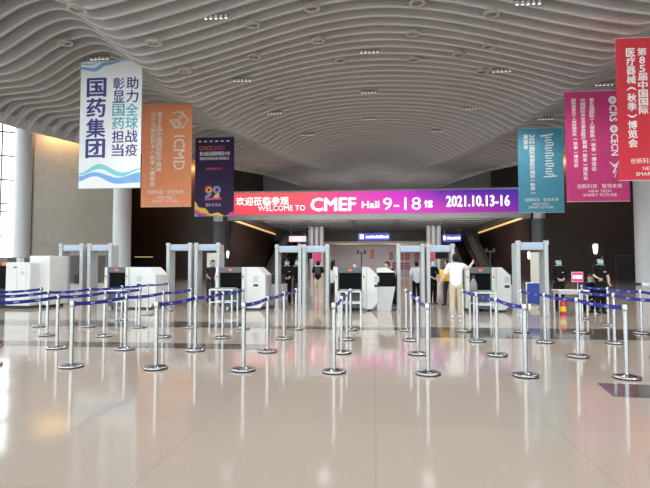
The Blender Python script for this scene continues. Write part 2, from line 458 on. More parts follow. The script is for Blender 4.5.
def doorway(x0, x1, Y, z1, inner, frame, lit=False):
    global dn; dn += 1; x0, x1, Y, z1 = x0 * K, x1 * K, Y * K, sz(z1)
    b = MB(); t = 0.12
    b.box(x0 - t, x0, Y - 0.06, Y + 0.02, 0, z1 + t); b.box(x1, x1 + t, Y - 0.06, Y + 0.02, 0, z1 + t); b.box(x0, x1, Y - 0.06, Y + 0.02, z1, z1 + t)
    o = struct('door_%d' % dn, b, frame)
    d = MB(); d.box(x0, (x0 + x1) / 2 - 0.01, Y - 0.03, Y + 0.01, 0, z1); d.build('door_leaf', inner, o)
    d = MB(); d.box((x0 + x1) / 2 + 0.01, x1, Y - 0.03, Y + 0.01, 0, z1); d.build('door_leaf', inner, o)
    if lit: d = MB(); d.box(x0, x1, Y - 0.09, Y - 0.06, z1 + 0.02, z1 + 0.1); d.build('light_strip', M['warm'], o)


doorway(-19.2, -16.6, 30, 2.2, M['brown'], M['grey'])
doorway(-17.7, -16.3, 36, 2.2, M['black'], M['dark_stone'], True)
doorway(16.2, 17.4, 36, 2.25, M['black'], M['brown'])

# --- round columns
cg = 'round columns of the hall'


def column(name, X, Y, r, top, label, sleeve=None):
    r *= K; top = sz(top); sleeve = sz(sleeve) if sleeve else None
    t = thing(name, label, 'column', (X, Y, 0), 0, cg)
    z0 = sleeve or 0
    b = MB(); b.lathe([(r, z0), (r, top)], n=32); b.build('shaft', M['paint'], t, smooth=True)
    if sleeve: b = MB(); b.lathe([(r * 1.35, 0), (r * 1.35, sleeve)], n=32); b.build('sleeve', M['slate'], t, smooth=True)
    else: b = MB(); b.lathe([(r + 0.03, 0), (r + 0.03, 0.15)], n=32); b.build('base_ring', M['steel'], t, smooth=True)


p = AT(22.5, 200, 26.5 * K); column('column', p.x, 26.5 * K, 0.44, 13.2, 'tall pale round column beside the glazed wall')
p = AT(122, 230, 28.0 * K); column('column', p.x, 28.0 * K, 0.5, 13.2, 'white round column coming down behind the white banner')
p = AT(649, 230, 26.0 * K); column('column', p.x, 26.0 * K, 0.62, 13.2, 'white round column under the red banner')
p = AT(218, 230, 34.0 * K); column('column', p.x, 34.0 * K, 0.33, 13.2, 'thin column with dark lower sleeve below the purple banner', 4.6)
p = AT(539.5, 230, 34.0 * K); column('column', p.x, 34.0 * K, 0.36, 13.2, 'thin column with dark lower sleeve below the turquoise banner', 4.6)

# --- portal header with the LED wall, lobby behind
b = MB(); b.kbox(-XJ, XJ, 35.7, 36.3, 4.86, 6.95); struct('trim_2', b, M['lightgrey'])
b = MB().use(M['slate']); b.kbox(-XJ, XJ, 36.4, 60, 5.35, 5.5); b.use(M['grey'])
for k in range(13):
    y = 37.2 + k * 1.7; b.kbox(-XJ, XJ, y, y + 0.7, 5.2, 5.32)
for k in range(6):
    x = -9 + k * 3.6; b.kbox(x - 0.12, x + 0.12, 36.6, 59, 5.12, 5.2)
struct('ceiling_2', b)
b = MB(); b.kbox(-XJ + 0.0, -XJ + 0.1, 36.4, 56, 4.95, 5.08); struct('trim_3', b, M['warm'])
b = MB(); b.kbox(XJ - 0.1, XJ, 36.4, 56, 4.95, 5.08); struct('trim_4', b, M['warm'])
led = thing('led_screen', 'long pink to violet LED banner screen over the portal', 'screen', (0, 35.7 * K - 0.081, sz(5.26)))
m = bpy.data.materials.new('led_gradient'); m.use_nodes = True; nt = m.node_tree; bs = nt.nodes['Principled BSDF']
tc = nt.nodes.new('ShaderNodeTexCoord'); sp = nt.nodes.new('ShaderNodeSeparateXYZ'); r1 = nt.nodes.new('ShaderNodeValToRGB'); r2 = nt.nodes.new('ShaderNodeValToRGB'); ry = nt.nodes.new('ShaderNodeMix'); ry.data_type = 'RGBA'
nt.links.new(tc.outputs['Generated'], sp.inputs[0]); nt.links.new(sp.outputs['X'], r1.inputs[0]); nt.links.new(sp.outputs['X'], r2.inputs[0])


def ramp(r, els):
    e = r.color_ramp.elements
    while len(e) < len(els): e.new(0.5)
    for k, (p, c) in enumerate(els): e[k].position = p; e[k].color = (*c, 1)


ramp(r1, [(0, (0.95, 0.07, 0.10)), (0.25, (0.95, 0.06, 0.16)), (0.42, (0.92, 0.05, 0.36)), (0.62, (0.85, 0.04, 0.62)), (0.8, (0.50, 0.015, 0.45)), (1.0, (0.20, 0.01, 0.36))])
ramp(r2, [(0, (0.95, 0.08, 0.12)), (0.25, (0.95, 0.13, 0.14)), (0.42, (0.85, 0.07, 0.40)), (0.6, (0.65, 0.03, 0.65)), (0.72, (0.10, 0.012, 0.40)), (1.0, (0.02, 0.012, 0.36))])
nt.links.new(sp.outputs['Z'], ry.inputs[0]); nt.links.new(r1.outputs[0], ry.inputs[6]); nt.links.new(r2.outputs[0], ry.inputs[7])
nt.links.new(ry.outputs[2], bs.inputs['Emission Color']); bs.inputs['Emission Strength'].default_value = 0.68; bs.inputs['Base Color'].default_value = (0.02, 0.02, 0.02, 1)
b = MB(); b.box(-10.5 * K, 10.5 * K, 0, 0.08, 0, 1.56 * K); b.build('display', m, led)
b = MB(); Yl = 35.60 * K


def led_text(body, px0, px1, py0, py1, fat=0.0):
    p, q = AT(px0, py1, Yl), AT(px1, py0, Yl); b.mark('lettering'); write(b, body, p.x, q.x, p.z - sz(5.26), q.z - sz(5.26), -0.03, False, fat)


led_text('欢迎莅临参观', 236, 288.5, 196.5, 205.5, 0.02)
led_text('WELCOME TO', 258, 305, 205, 211)
led_text('CMEF', 311, 355.5, 197.5, 211, 0.035)
led_text('Hall', 362, 379, 201, 208, 0.02)
led_text('9-18', 383, 421, 197, 210, 0.0)
led_text('馆', 424.5, 432.5, 200, 207.5, 0.03)
led_text('2021.10.13-16', 446.5, 509.5, 195, 206.5, 0.035)
b.build_marked(M['whitesign'], led)
# lobby
b = MB(); b.kbox(-8.2, 8.2, 54, 54.3, 0, 3.9); struct('wall_backdrop', b, M['backdrop'])
b = MB().use(M['black']); b.kbox(-XJ, XJ, 53.0, 54.3, 4.25, 5.2); b.use(M['bronze']); b.kbox(-8.2, 8.2, 53.3, 53.98, 3.85, 4.0); b.use(M['lightgrey']); b.kbox(-8.2, 8.2, 53.5, 54, 4.0, 4.25); struct('trim_5', b)
po = [('red poster high on the pale backdrop, nearest the working man', 389.6, 393.2, 252.5, 259.5), ('red poster in the upper row, second of the four', 399.5, 403.6, 253, 260),
      ('red poster in the upper row, third of the four', 404.8, 409.5, 253, 260), ('wide red poster, last of the upper row', 414.6, 421.6, 253, 260),
      ('red poster in the lower row, first of three', 392.3, 396.5, 262.5, 269.5), ('red poster in the lower row, middle of three', 399.5, 403.6, 262.5, 269.5),
      ('red poster in the lower row, last of three', 404.8, 409.5, 262.5, 269.5), ('narrow orange poster on the pale backdrop above the middle scanner', 370.5, 374, 249.5, 258.5)]
for k, (lab, x0, x1, y0, y1) in enumerate(po):
    p, q = AT(x0, y1, 53.95 * K), AT(x1, y0, 53.95 * K); b = MB(); b.use(M['orange'] if 'orange' in lab else M['poster']); b.box(p.x, q.x, 54 * K - 0.07, 54 * K - 0.015, p.z, q.z)
    b.use(M['backdrop']); h_ = q.z - p.z
    for j in range(3): b.box(p.x + 0.08, q.x - 0.08, 54 * K - 0.08, 54 * K - 0.07, p.z + h_ * (0.2 + 0.25 * j), p.z + h_ * (0.27 + 0.25 * j))
    tag(b.build('poster'), lab, 'poster', 'posters on the backdrop')
for k, (px, lab) in enumerate([(311.5, 'outer'), (316.5, 'middle'), (321.5, 'inner')]):
    p = AT(px, 230, 46 * K); b = MB(); b.lathe([(0.2 * K, 0), (0.2 * K, sz(5.2))], (p.x, 46 * K, 0), 20)
    tag(b.build('pillar', M['lightgrey'], smooth=True), 'slim grey lobby pillar, %s of three behind the M of the screen' % lab, 'pillar', 'slim lobby pillars')
for k, (px, lab) in enumerate([(428.5, 'inner'), (433.5, 'middle'), (438.5, 'outer')]):
    p = AT(px, 230, 46 * K); b = MB(); b.lathe([(0.2 * K, 0), (0.2 * K, sz(5.2))], (p.x, 46 * K, 0), 20)
    tag(b.build('pillar', M['lightgrey'], smooth=True), 'slim grey lobby pillar, %s of three left of the date' % lab, 'pillar', 'slim lobby pillars')


def lit_sign(name, label, x0, x1, y0, y1, Y, m, rod=5.36, words=None):
    Y *= K; rod = sz(rod)
    p, q = AT(x0, y1, Y), AT(x1, y0, Y); w_ = q.x - p.x; h_ = q.z - p.z
    t = thing(name, label, 'sign', ((p.x + q.x) / 2, Y, p.z))
    b = MB(); b.box(-w_ / 2, w_ / 2, 0, 0.12, 0, h_); b.build('panel', m, t)
    b = MB(); b.box(-w_ / 2 + 0.1 * w_, -w_ / 2 + 0.1 * w_ + 0.05, 0.03, 0.08, h_, rod - p.z); b.box(w_ / 2 - 0.1 * w_ - 0.05, w_ / 2 - 0.1 * w_, 0.03, 0.08, h_, rod - p.z); b.build('hanger', M['grey'], t)
    b = MB()
    if words: write(b, words, -w_ * 0.30, w_ * 0.18, h_ * 0.34, h_ * 0.68, -0.015)
    else:
        b.box(-w_ * 0.44, -w_ * 0.32, -0.012, 0, h_ * 0.2, h_ * 0.8); x = -w_ * 0.25
        while x < w_ * 0.42:
            d = w_ * random.uniform(0.03, 0.06); b.box(x, x + d, -0.012, 0, h_ * 0.3, h_ * random.uniform(0.6, 0.72)); x += d + w_ * 0.018
    b.build('marking', M['whitesign'], t)


lit_sign('hanging_sign', 'blue lit direction sign hanging above the middle scanner', 358, 389.5, 233, 240.5, 45, M['bluesign'])
lit_sign('hanging_sign', 'blue lit direction sign under the violet end of the screen', 442.5, 461, 234.5, 241.5, 45, M['bluesign'])
ml = bpy.data.materials.new('mini_led'); ml.use_nodes = True; nt = ml.node_tree; bs = nt.nodes['Principled BSDF']; tc = nt.nodes.new('ShaderNodeTexCoord'); sp = nt.nodes.new('ShaderNodeSeparateXYZ'); r1 = nt.nodes.new('ShaderNodeValToRGB')
nt.links.new(tc.outputs['Generated'], sp.inputs[0]); nt.links.new(sp.outputs['X'], r1.inputs[0]); ramp(r1, [(0, (1, 0.12, 0.2)), (0.55, (0.9, 0.12, 0.6)), (0.75, (0.3, 0.1, 0.9)), (1, (0.05, 0.05, 0.6))])
nt.links.new(r1.outputs[0], bs.inputs['Emission Color']); bs.inputs['Emission Strength'].default_value = 0.45
lit_sign('hanging_sign', 'small pink to blue LED sign hanging in the lobby', 289, 306, 236, 241.8, 45, ml, words='CMEF')
# roll-up posters and dark monitors of the lobby
for lab, x0, x1, y0, y1, Y in [('crimson poster on a pole stand beside the man in a black t-shirt', 313.3, 321.5, 249.5, 262.5, 40), ('narrow crimson poster on a pole stand behind the masked guard', 429.6, 434.2, 246, 263, 40)]:
    p, q = AT(x0, y1, Y), AT(x1, y0, Y); t = thing('poster_stand', lab, 'poster', ((p.x + q.x) / 2, Y, 0)); w_ = (q.x - p.x) / 2
    b = MB(); b.box(-w_, w_, -0.01, 0.01, p.z, q.z); b.build('sheet', M['poster'], t)
    b = MB(); b.box(-w_, w_, -0.15, 0.15, 0, 0.1); b.box(-0.02, 0.02, 0.02, 0.05, 0.1, q.z); b.build('stand', M['grey'], t)
    b = MB()
    for j in range(4): b.box(-w_ * 0.5, w_ * 0.5, -0.014, -0.01, q.z - 0.3 - j * 0.25, q.z - 0.42 - j * 0.25)
    b.build('marking', M['pink'], t)
for lab, x0, x1, y0, y1, Y in [('dark hanging monitor beside the slim pillars below the M of the screen', 305, 312.5, 247, 259, 41 * K), ('dark hanging monitor behind the man with the yellow jacket', 435, 446.5, 247.5, 259, 41 * K)]:
    p, q = AT(x0, y1, Y), AT(x1, y0, Y); w_ = (q.x - p.x) / 2; h_ = q.z - p.z
    t = thing('monitor', lab, 'monitor', ((p.x + q.x) / 2, Y, p.z))
    b = MB(); b.box(-w_, w_, 0, 0.1, 0, h_, 0.02); b.build('housing', M['black'], t)
    b = MB(); b.box(-w_ * 0.93, w_ * 0.93, -0.006, 0, h_ * 0.06, h_ * 0.94); b.build('screen', M['rubber'], t)
    b = MB(); b.cyl((0, 0.06), 0.03, h_, sz(5.2) - p.z); b.build('hanger', M['grey'], t)


# escalators that climb away on both sides of the lobby
def escalator(X, label):
    t = thing('escalator', label, 'escalator', (X * K, 42.5 * K, 0), 0, 'escalators of the lobby'); L = 9.5 * K; R = sz(4.6); w = 1.0
    b = MB(); b.prism([(0, 0), (1.2, 0), (L, R - 0.5), (L, R), (L - 1, R), (1, 0.35), (0, 0.35)], 'x', -w, w); b.build('truss', M['brown'], t)
    b = MB()
    for k in range(20): y = 1 + k * (L - 2) / 20; z = 0.35 + k * (R - 0.35) / 20; b.box(-0.7, 0.7, y, y + (L - 2) / 20, z, z + R / 24)
    b.build('steps', M['brown'], t)
    for s in (-1, 1):
        b = MB(); b.prism([(0.4, 0.3), (1.2, 0.35), (L - 0.8, R - 0.1), (L - 0.8, R + 0.8), (1.0, 1.25), (0.4, 1.2)], 'x', s * 0.8 - 0.02, s * 0.8 + 0.02); bal = b.build('balustrade', M['brown'], t)
        b = MB(); b.tube([(s * 0.8, 0.3, 1.0), (s * 0.8, 0.45, 1.24), (s * 0.8, 1.0, 1.29), (s * 0.8, L - 0.8, R + 0.84)], 0.045); b.build('handrail', M['bronze'], bal)


for X, lab in [(-8.9, 'brown escalator climbing along the lobby wall below the word WELCOME'), (-6.6, 'brown escalator next to the slim pillars by the black uniformed guard'),
               (7.0, 'brown escalator behind the raised arm of the man in white'), (9.3, 'brown escalator along the lobby wall below the date')]:
    escalator(X, lab)

# wall sconces
for px, py, Y, lab in [(595, 249, 36, 'white glowing wall lamp on the dark stone above the seated guard'), (528.5, 255.5, 36, 'white glowing wall lamp seen through the lone detector gate'),
                       (228, 254.5, 36, 'white glowing wall lamp left of the lobby opening'), (172, 252, 36, 'white glowing wall lamp seen through a gate below the orange banner')]:
    Y *= K; p = AT(px, py, Y); big = px == 595; r = 0.27 if big else 0.16; h_ = 1.2 if big else 0.9
    t = thing('wall_lamp', lab, 'lamp', (p.x, Y - 0.12, p.z), 0, 'wall lamps')
    b = MB(); b.lathe([(r * 0.55, -h_ / 2), (r * 0.8, -h_ * 0.2), (r, h_ * 0.1), (r, h_ * 0.42), (r * 0.7, h_ / 2)], n=16); b.build('lamp_shade', M['lampwhite'], t, smooth=True)
    b = MB(); b.box(-0.05, 0.05, 0.0, 0.13, -0.08, 0.08); b.build('bracket', M['grey'], t)


# ================================================================ CEILING FIXTURES
def on_ceiling(px, py):
    r = ray(px, py); r = r / r.y; Y = 9.2 * K
    while Y < 47 * K:
        z = HC + r.z * Y; x = r.x * Y
        if abs(x) < ceil_edge(Y) and z > ceil_z(x, Y) - 0.03: return Vector((x, Y, ceil_z(x, Y)))
        Y += 0.02
    return Vector((r.x * 46 * K, 46 * K, ceil_z(r.x * 46 * K, 46 * K)))


nth = ['nearest', 'second', 'third', 'fourth', 'fifth', 'sixth']
sp0 = None
for grp, where in [([(217, 16), (243, 79), (275, 112), (308.5, 133.5)], 'along the ceiling seam above the welcome words'), ([(369.5, 50.5), (369, 91), (370, 118)], 'down the middle of the ceiling'),
                   ([(527, 1.5), (501, 69.5), (469, 107.5), (438, 130)], 'along the ceiling seam above the date'), ([(603, 83), (545, 117.5)], 'on the lower ceiling side above the pink banner'),
                   ([(101, 57)], 'above the top of the white banner')]:
    for k, (px, py) in enumerate(grp):
        c = on_ceiling(px, py)
        if sp0 is None:
            sp0 = thing('ceiling_spot_bar', '', 'light', (0, 0, 0), 0, 'downlight bars in the ceiling')
            b = MB(); b.box(-0.5, 0.5, -0.05, 0.05, 0.0, 0.07); b.build('bar', M['grey'], sp0)
            for j in range(5):
                x = -0.4 + 0.2 * j; b = MB(); b.lathe([(0.05, 0.0), (0.06, -0.02), (0.065, -0.12), (0.06, -0.12)], (x, -0.03, 0), 12); ho = b.build('spot_head', M['white'], sp0)
                b = MB(); b.lathe([(0.055, -0.125), (0.055, -0.122)], (x, -0.03, 0), 12); b.build('bulb', M['spotglow'], ho)
            o = sp0
        else: o = dup(sp0)
        o.location = c + Vector((0, -0.15, -0.1)); o.scale = (1.4, 1.4, 1.4); o['label'] = ('row of five small downlights, %s %s' % (nth[k], where)) if len(grp) > 1 else 'lone row of five small downlights ' + where
rg0 = None
for grp, where in [([(312, 7.5), (252.5, 24), (318, 40), (254, 56), (341, 60), (269.5, 101)], 'in the ceiling between the seams on the welcome side'), ([(417, 2), (413.5, 33), (413.5, 59)], 'right of the middle downlights'),
                   ([(491, 13.5), (489, 46), (459, 54), (482.5, 71)], 'beside the seam on the date side'), ([(78, 8.5), (66, 42)], 'on the ceiling crest towards the windows'), ([(154, 42), (185, 70)], 'in the ceiling trough above the orange banner')]:
    for k, (px, py) in enumerate(grp):
        c = on_ceiling(px, py)
        if rg0 is None:
            b = MB(); b.lathe([(0.17, 0), (0.17, -0.05), (0.25, -0.05), (0.25, 0.0), (0.23, 0.05), (0.19, 0.05), (0.17, 0)], n=24)
            b.f = b.f[:-2]; b.m = b.m[:-2]
            rg0 = tag(b.build('ceiling_ring', M['cardb'], smooth=True), '', 'ceiling fitting', 'round fittings in the ceiling'); o = rg0
        else: o = dup(rg0)
        o.location = c + Vector((0, -0.08, -0.07)); o.scale = (K, K, K); o['label'] = 'pale ring fitting, %s of those %s' % (nth[k], where)


# ================================================================ BANNERS
def cloth(name, c, v=0.05): return mat(name, c, 0.75, var=v, scale=1.5)


class Banner:
    def __init__(s, label, x0, x1, y0, y1, Y, m):
        Y *= K
        s.p = AT((x0 + x1) / 2, (y0 + y1) / 2, Y); a = AT(x0, (y0 + y1) / 2, Y); c = AT(x1, (y0 + y1) / 2, Y); d = AT((x0 + x1) / 2, y0, Y); e = AT((x0 + x1) / 2, y1, Y)
        s.W = c.x - a.x; s.H = d.z - e.z; s.r = (x0, x1, y0, y1)
        s.t = thing('hanging_banner', label, 'banner', (s.p.x, Y, e.z), 0, 'banners hung from the ceiling')
        b = MB(); b.box(-s.W / 2, s.W / 2, 0, 0.012, 0, s.H); b.build('fabric', m, s.t)
        for zr in (0, s.H): b = MB(); b.tube([(-s.W / 2 - 0.02, 0.006, zr), (s.W / 2 + 0.02, 0.006, zr)], 0.022); b.build('rod', M['lightgrey'], s.t)
        for sg in (-1, 1):
            x = sg * s.W * 0.42; zc = ceil_z(s.p.x + x, Y) if abs(s.p.x + x) < ceil_edge(Y) else s.H + e.z + 1
            b = MB(); b.tube([(x, 0.006, s.H), (x, 0.006, max(s.H + 0.05, zc - e.z + 0.8))], 0.006, 6); b.build('cable', M['grey'], s.t)

    def X(s, px): return -s.W / 2 + (px - s.r[0]) / (s.r[1] - s.r[0]) * s.W
    def Z(s, py): return s.H * (s.r[3] - py) / (s.r[3] - s.r[2])
    def col(s, mb, body, x0, x1, y0, y1, fat=0.0, y=-0.006): mb.mark('lettering'); column_text(mb, body, s.X(x0), s.X(x1), s.Z(y0), s.Z(y1), y, fat)
    def line(s, mb, body, x0, x1, y0, y1, rot=False, fat=0.0, y=-0.006): mb.mark('lettering'); write(mb, body, s.X(x0), s.X(x1), s.Z(y1), s.Z(y0), y, rot, fat)
    def poly(s, mb, pts, y=-0.005): mb.add([(s.X(a), y, s.Z(b)) for a, b in pts], [tuple(range(len(pts)))])

    def wave(s, mb, top, bot, n=16, y=-0.005):
        def ev(P, t):
            for i in range(len(P) - 1):
                if t <= P[i + 1][0] or i == len(P) - 2:
                    u = (t - P[i][0]) / (P[i + 1][0] - P[i][0]); u = (1 - cos(pi * u)) / 2; return P[i][1] + (P[i + 1][1] - P[i][1]) * u
        xa = max(top[0][0], bot[0][0]); xb = min(top[-1][0], bot[-1][0]); vs = []
        for k in range(n + 1):
            x = xa + (xb - xa) * k / n; vs += [(s.X(x), y, s.Z(ev(top, x))), (s.X(x), y, s.Z(ev(bot, x)))]
        mb.add(vs, [(2 * k, 2 * k + 1, 2 * k + 3, 2 * k + 2) for k in range(n)])


# white
B = Banner('tall white banner with dark blue characters and blue waves', 79.5, 141, 61, 188.2, 17.2, cloth('white_fabric', (0.83, 0.84, 0.87), 0.02))
mi, mt, mb1, mb2 = cloth('ink_indigo', (0.055, 0.05, 0.22)), cloth('ink_teal', (0.10, 0.42, 0.50)), cloth('ink_skyblue', (0.20, 0.42, 0.75)), cloth('ink_aqua', (0.22, 0.62, 0.66))
b = MB()
for k, ch in enumerate('国药集团'): B.line(b, ch, 86.5, 105, 78 + k * 20.4, 96.5 + k * 20.4, fat=0.03)
B.col(b, '彰显', 112.3, 124, 78, 104.6, 0.02); B.col(b, '担当', 112.3, 124, 131.2, 158, 0.02); B.col(b, '助力', 125.8, 137.5, 78, 104.6, 0.02); B.col(b, '战疫', 125.8, 137.5, 131.2, 158, 0.02)
b.build_marked(mi, B.t)
b = MB(); B.col(b, '国药', 112.3, 124, 104.6, 131.2, 0.02); B.col(b, '全球', 125.8, 137.5, 104.6, 131.2, 0.02); b.build_marked(mt, B.t, 'teal characters')
b = MB(); b.mark('wave_print').use(mb1); B.wave(b, [(79.7, 66), (92, 67.5), (104, 61.8), (124, 61.4)], [(79.7, 68.5), (94, 71), (107, 65), (124, 61.6)])
b.use(mb2); B.wave(b, [(79.7, 62), (90, 63), (100, 61.3)], [(79.7, 64), (90, 64.5), (100, 61.5)])
b.mark('wave_print').use(mb1); B.wave(b, [(79.7, 176), (95, 172), (120, 178), (140.8, 173)], [(79.7, 181), (95, 176), (118, 184), (140.8, 183)])
b.use(mb2); B.wave(b, [(79.7, 173), (100, 164), (124, 173), (140.8, 169)], [(79.7, 175), (100, 169), (122, 177), (140.8, 170.5)])
b.build_marked(None, B.t)
# orange
B = Banner('orange banner with a white cube emblem and the letters ICMD', 141.5, 191.5, 104, 206.8, 21, cloth('orange_fabric', (0.82, 0.30, 0.14)))
mw = cloth('print_white', (0.80, 0.78, 0.76), 0.02)
b = MB()
B.col(b, '第32届中国国际医疗器械', 156.3, 161.6, 112, 172, 0.02); B.col(b, '设计与制造技术（秋季）展览会', 150.3, 155.3, 112, 187, 0.02)
B.line(b, 'ICMD', 173.5, 184.8, 136, 170.5, True, 0.0)
hx = [(171, 112.2), (181, 112), (187.6, 120), (182.6, 128.6), (174.5, 128.3), (169.3, 120.8)]


def bar(P, Q, t=1.1):
    d = Vector((Q[0] - P[0], Q[1] - P[1])); n = Vector((-d.y, d.x)).normalized() * t / 2
    B.poly(b, [(P[0] + n.x, P[1] + n.y), (Q[0] + n.x, Q[1] + n.y), (Q[0] - n.x, Q[1] - n.y), (P[0] - n.x, P[1] - n.y)])


b.mark('emblem'); bar((173, 112.6), (181.5, 112.6)); bar((181, 112), (187.3, 120)); bar((187.4, 119.4), (182.4, 128.4)); bar((183, 128.2), (174, 128.2)); bar((174.8, 128.6), (169.4, 120)); bar((169.3, 120.6), (177.6, 120.2)); bar((177.4, 120.6), (181.4, 112.4)); bar((177.4, 120), (182.8, 128.2)); bar((173.3, 112.6), (173.3, 114.5))
bar((183, 114.8), (180.4, 120.2), 0.9); bar((172.8, 122.6), (176.6, 122.4), 0.8); bar((176.4, 122.4), (179.6, 126.6), 0.8); bar((172.8, 122.6), (175.6, 126.8), 0.8); bar((175.4, 126.6), (179.8, 126.4), 0.8)
B.line(b, '创新科技 · 智领未来', 147.5, 184, 190, 194.3); B.line(b, 'NEW TECH', 158, 174, 196, 198.8); B.line(b, 'SMART FUTURE', 153, 179, 199.6, 202.6)
b.build_marked(mw, B.t)
# purple
B = Banner('dark purple banner with two colourful numerals and yellow paint swirls', 194.8, 234, 137, 216, 26, cloth('purple_fabric', (0.028, 0.012, 0.065)))
b = MB(); B.line(b, 'CHCC', 199, 213, 146, 150, fat=0.02); b.build_marked(cloth('print_orange', (0.75, 0.25, 0.05)), B.t, 'orange letters')
b = MB(); B.line(b, '2021', 213.5, 224, 146, 150, fat=0.02); B.line(b, '全国医院建设大会', 206, 222, 167.6, 170, fat=0.02); b.build_marked(cloth('print_magenta', (0.62, 0.06, 0.22)), B.t, 'magenta letters')
b = MB(); B.line(b, '第22届全国医院建设大会', 199.5, 229.5, 151.6, 155.6, fat=0.03); B.line(b, '暨国际医院建设装备及管理展览会', 199.5, 229, 157, 160, fat=0.01); B.line(b, '2021.10.13-16', 206, 221, 203.5, 206.2)
b.mark('sponsor_marks')
for k in range(6): B.poly(b, [(198 + k * 5.6, 140.6), (201 + k * 5.6, 140.6), (201 + k * 5.6, 142), (198 + k * 5.6, 142)])
b.build_marked(mw, B.t)
cols = [cloth('print_coral', (0.75, 0.10, 0.08)), cloth('print_cyan', (0.05, 0.45, 0.70)), cloth('print_yellow', (0.80, 0.55, 0.08)), cloth('print_pink', (0.70, 0.06, 0.30))]


def ring(cx, cy, r0, r1, a0=0, a1=360, n=18):
    vs = []
    for k in range(n + 1):
        a = radians(a0 + (a1 - a0) * k / n); vs += [(B.X(cx + r0 * cos(a)), -0.008, B.Z(cy + r0 * sin(a))), (B.X(cx + r1 * cos(a)), -0.008, B.Z(cy + r1 * sin(a)))]
    b.add(vs, [(2 * k, 2 * k + 1, 2 * k + 3, 2 * k + 2) for k in range(n)])


b = MB(); b.use(cols[2]); ring(209, 190, 1.4, 2.6); b.use(cols[0]); ring(209, 190, 2.6, 4.0); b.use(cols[1]); ring(217, 190, 2.4, 4.0); b.use(cols[3]); ring(217, 190, 1.2, 2.4)
b.use(cols[1]); B.poly(b, [(210.5, 193), (212, 195), (208, 198), (205.4, 198), (205.4, 196)], -0.007); b.use(cols[2]); B.poly(b, [(217.5, 193.5), (219.5, 193.5), (219.5, 198), (213.5, 198), (214.5, 195.5)], -0.007); b.use(cols[3]); B.poly(b, [(205.2, 198.2), (221.5, 197.6), (221.5, 199.6), (205.2, 200.4)], -0.007)
b.build('numeral_print', None, B.t)
b = MB().use(cols[2]); B.wave(b, [(195, 201), (199.5, 207.5), (205, 208), (211, 214), (218, 212.5), (223.5, 215)], [(195, 209), (203, 213), (212, 215.6), (223.5, 215.8)])
b.use(cols[3]); B.wave(b, [(195, 209.1), (203, 213.1), (211, 215.5)], [(195, 213), (203, 215.6), (211, 215.9)], y=-0.006); B.wave(b, [(227, 215.4), (231, 212.5), (233.9, 211.5)], [(227, 215.8), (233.9, 215.8)]); b.use(cols[1]); B.wave(b, [(195, 213), (199, 215)], [(195, 215.8), (199, 215.8)], y=-0.007)
b.build('swirl_print', None, B.t)
# turquoise
B = Banner('turquoise banner with white vertical writing', 518, 563.5, 128.3, 212.5, 23, cloth('turquoise_fabric', (0.065, 0.27, 0.38)))
b = MB(); B.col(b, '展览会', 524, 528.5, 134.5, 149.5, 0.02); B.line(b, '2021', 530, 535, 134.5, 146, True, 0.01); B.col(b, '国际智慧医疗展览', 530, 535, 147, 178.5, 0.02); B.col(b, '（秋季）', 530, 535, 178.5, 195, 0.02)
b.mark('logotype_print'); yy = 136.5
bar((541, 136.2), (554, 134.6), 1.5)
for k in range(15):
    x_a = 545.5 + (k * 7 % 3) * 0.7; x_b = 552 + (k * 5 % 4) * 0.6; bar((x_a, yy + 1.2), (x_b, yy + 1.2), 0.95)
    if k % 3 == 1: bar((x_a, yy + 0.8), (x_a, yy + 3.2), 0.9)
    if k % 4 == 2: bar((x_b, yy + 0.8), (x_b, yy + 3.4), 0.9)
    yy += 2.62
bar((543.5, 177), (557, 176.4), 1.1)
B.line(b, '创新科技 · 智领未来', 524, 558, 198, 201.5); B.line(b, 'NEW TECH', 532, 548, 203, 205.2); B.line(b, 'SMART FUTURE', 528, 553, 206, 208.5)
b.build_marked(mw, B.t)
# pink
B = Banner('deep pink banner with round emblems and the letters CRS and CECN', 565.5, 628.5, 90.8, 201.5, 18, cloth('pink_fabric', (0.47, 0.035, 0.17)))
b = MB(); B.col(b, '国际康复及个人健康博览会', 572.3, 576.8, 98, 136, 0.02); B.col(b, '（秋季）博览会', 573.3, 577.8, 137, 167.5, 0.02); B.col(b, '中国国际养老及康复医疗', 581.5, 586, 98, 140, 0.02); B.col(b, '器械（秋季）博览会', 582.5, 587, 140, 180.5, 0.02)
B.col(b, '第五届国际个人健康展', 590.3, 595, 98, 138, 0.02); B.col(b, '（秋季）博览会', 591.2, 596, 138, 171.5, 0.02)
B.line(b, 'CRS', 610.5, 617.5, 105.5, 122, True, 0.035); B.line(b, 'CECN', 611.2, 618.4, 134.5, 156, True, 0.035)
b.mark('emblem'); ring(613.6, 100.6, 1.4, 4); ring(613.6, 100.6, 0, 0.7); b.mark('emblem'); ring(614.2, 129.6, 1.4, 4); ring(614.2, 129.6, 0, 0.7)
b.mark('swoosh_print'); B.wave(b, [(609, 162.5), (614, 165), (620, 160)], [(609, 163.5), (614, 167), (620, 160.6)]); bar((618.5, 161), (612.5, 173.5), 1.4); bar((616.5, 168), (612, 166.5), 0.9); bar((615.5, 171), (614, 178), 0.6)
B.line(b, '创新科技 · 智领未来', 576, 621, 184, 188.4); B.line(b, 'NEW TECH', 587.5, 610, 190, 192.4); B.line(b, 'SMART FUTURE', 582, 615.5, 193.6, 196.4)
b.build_marked(mw, B.t)
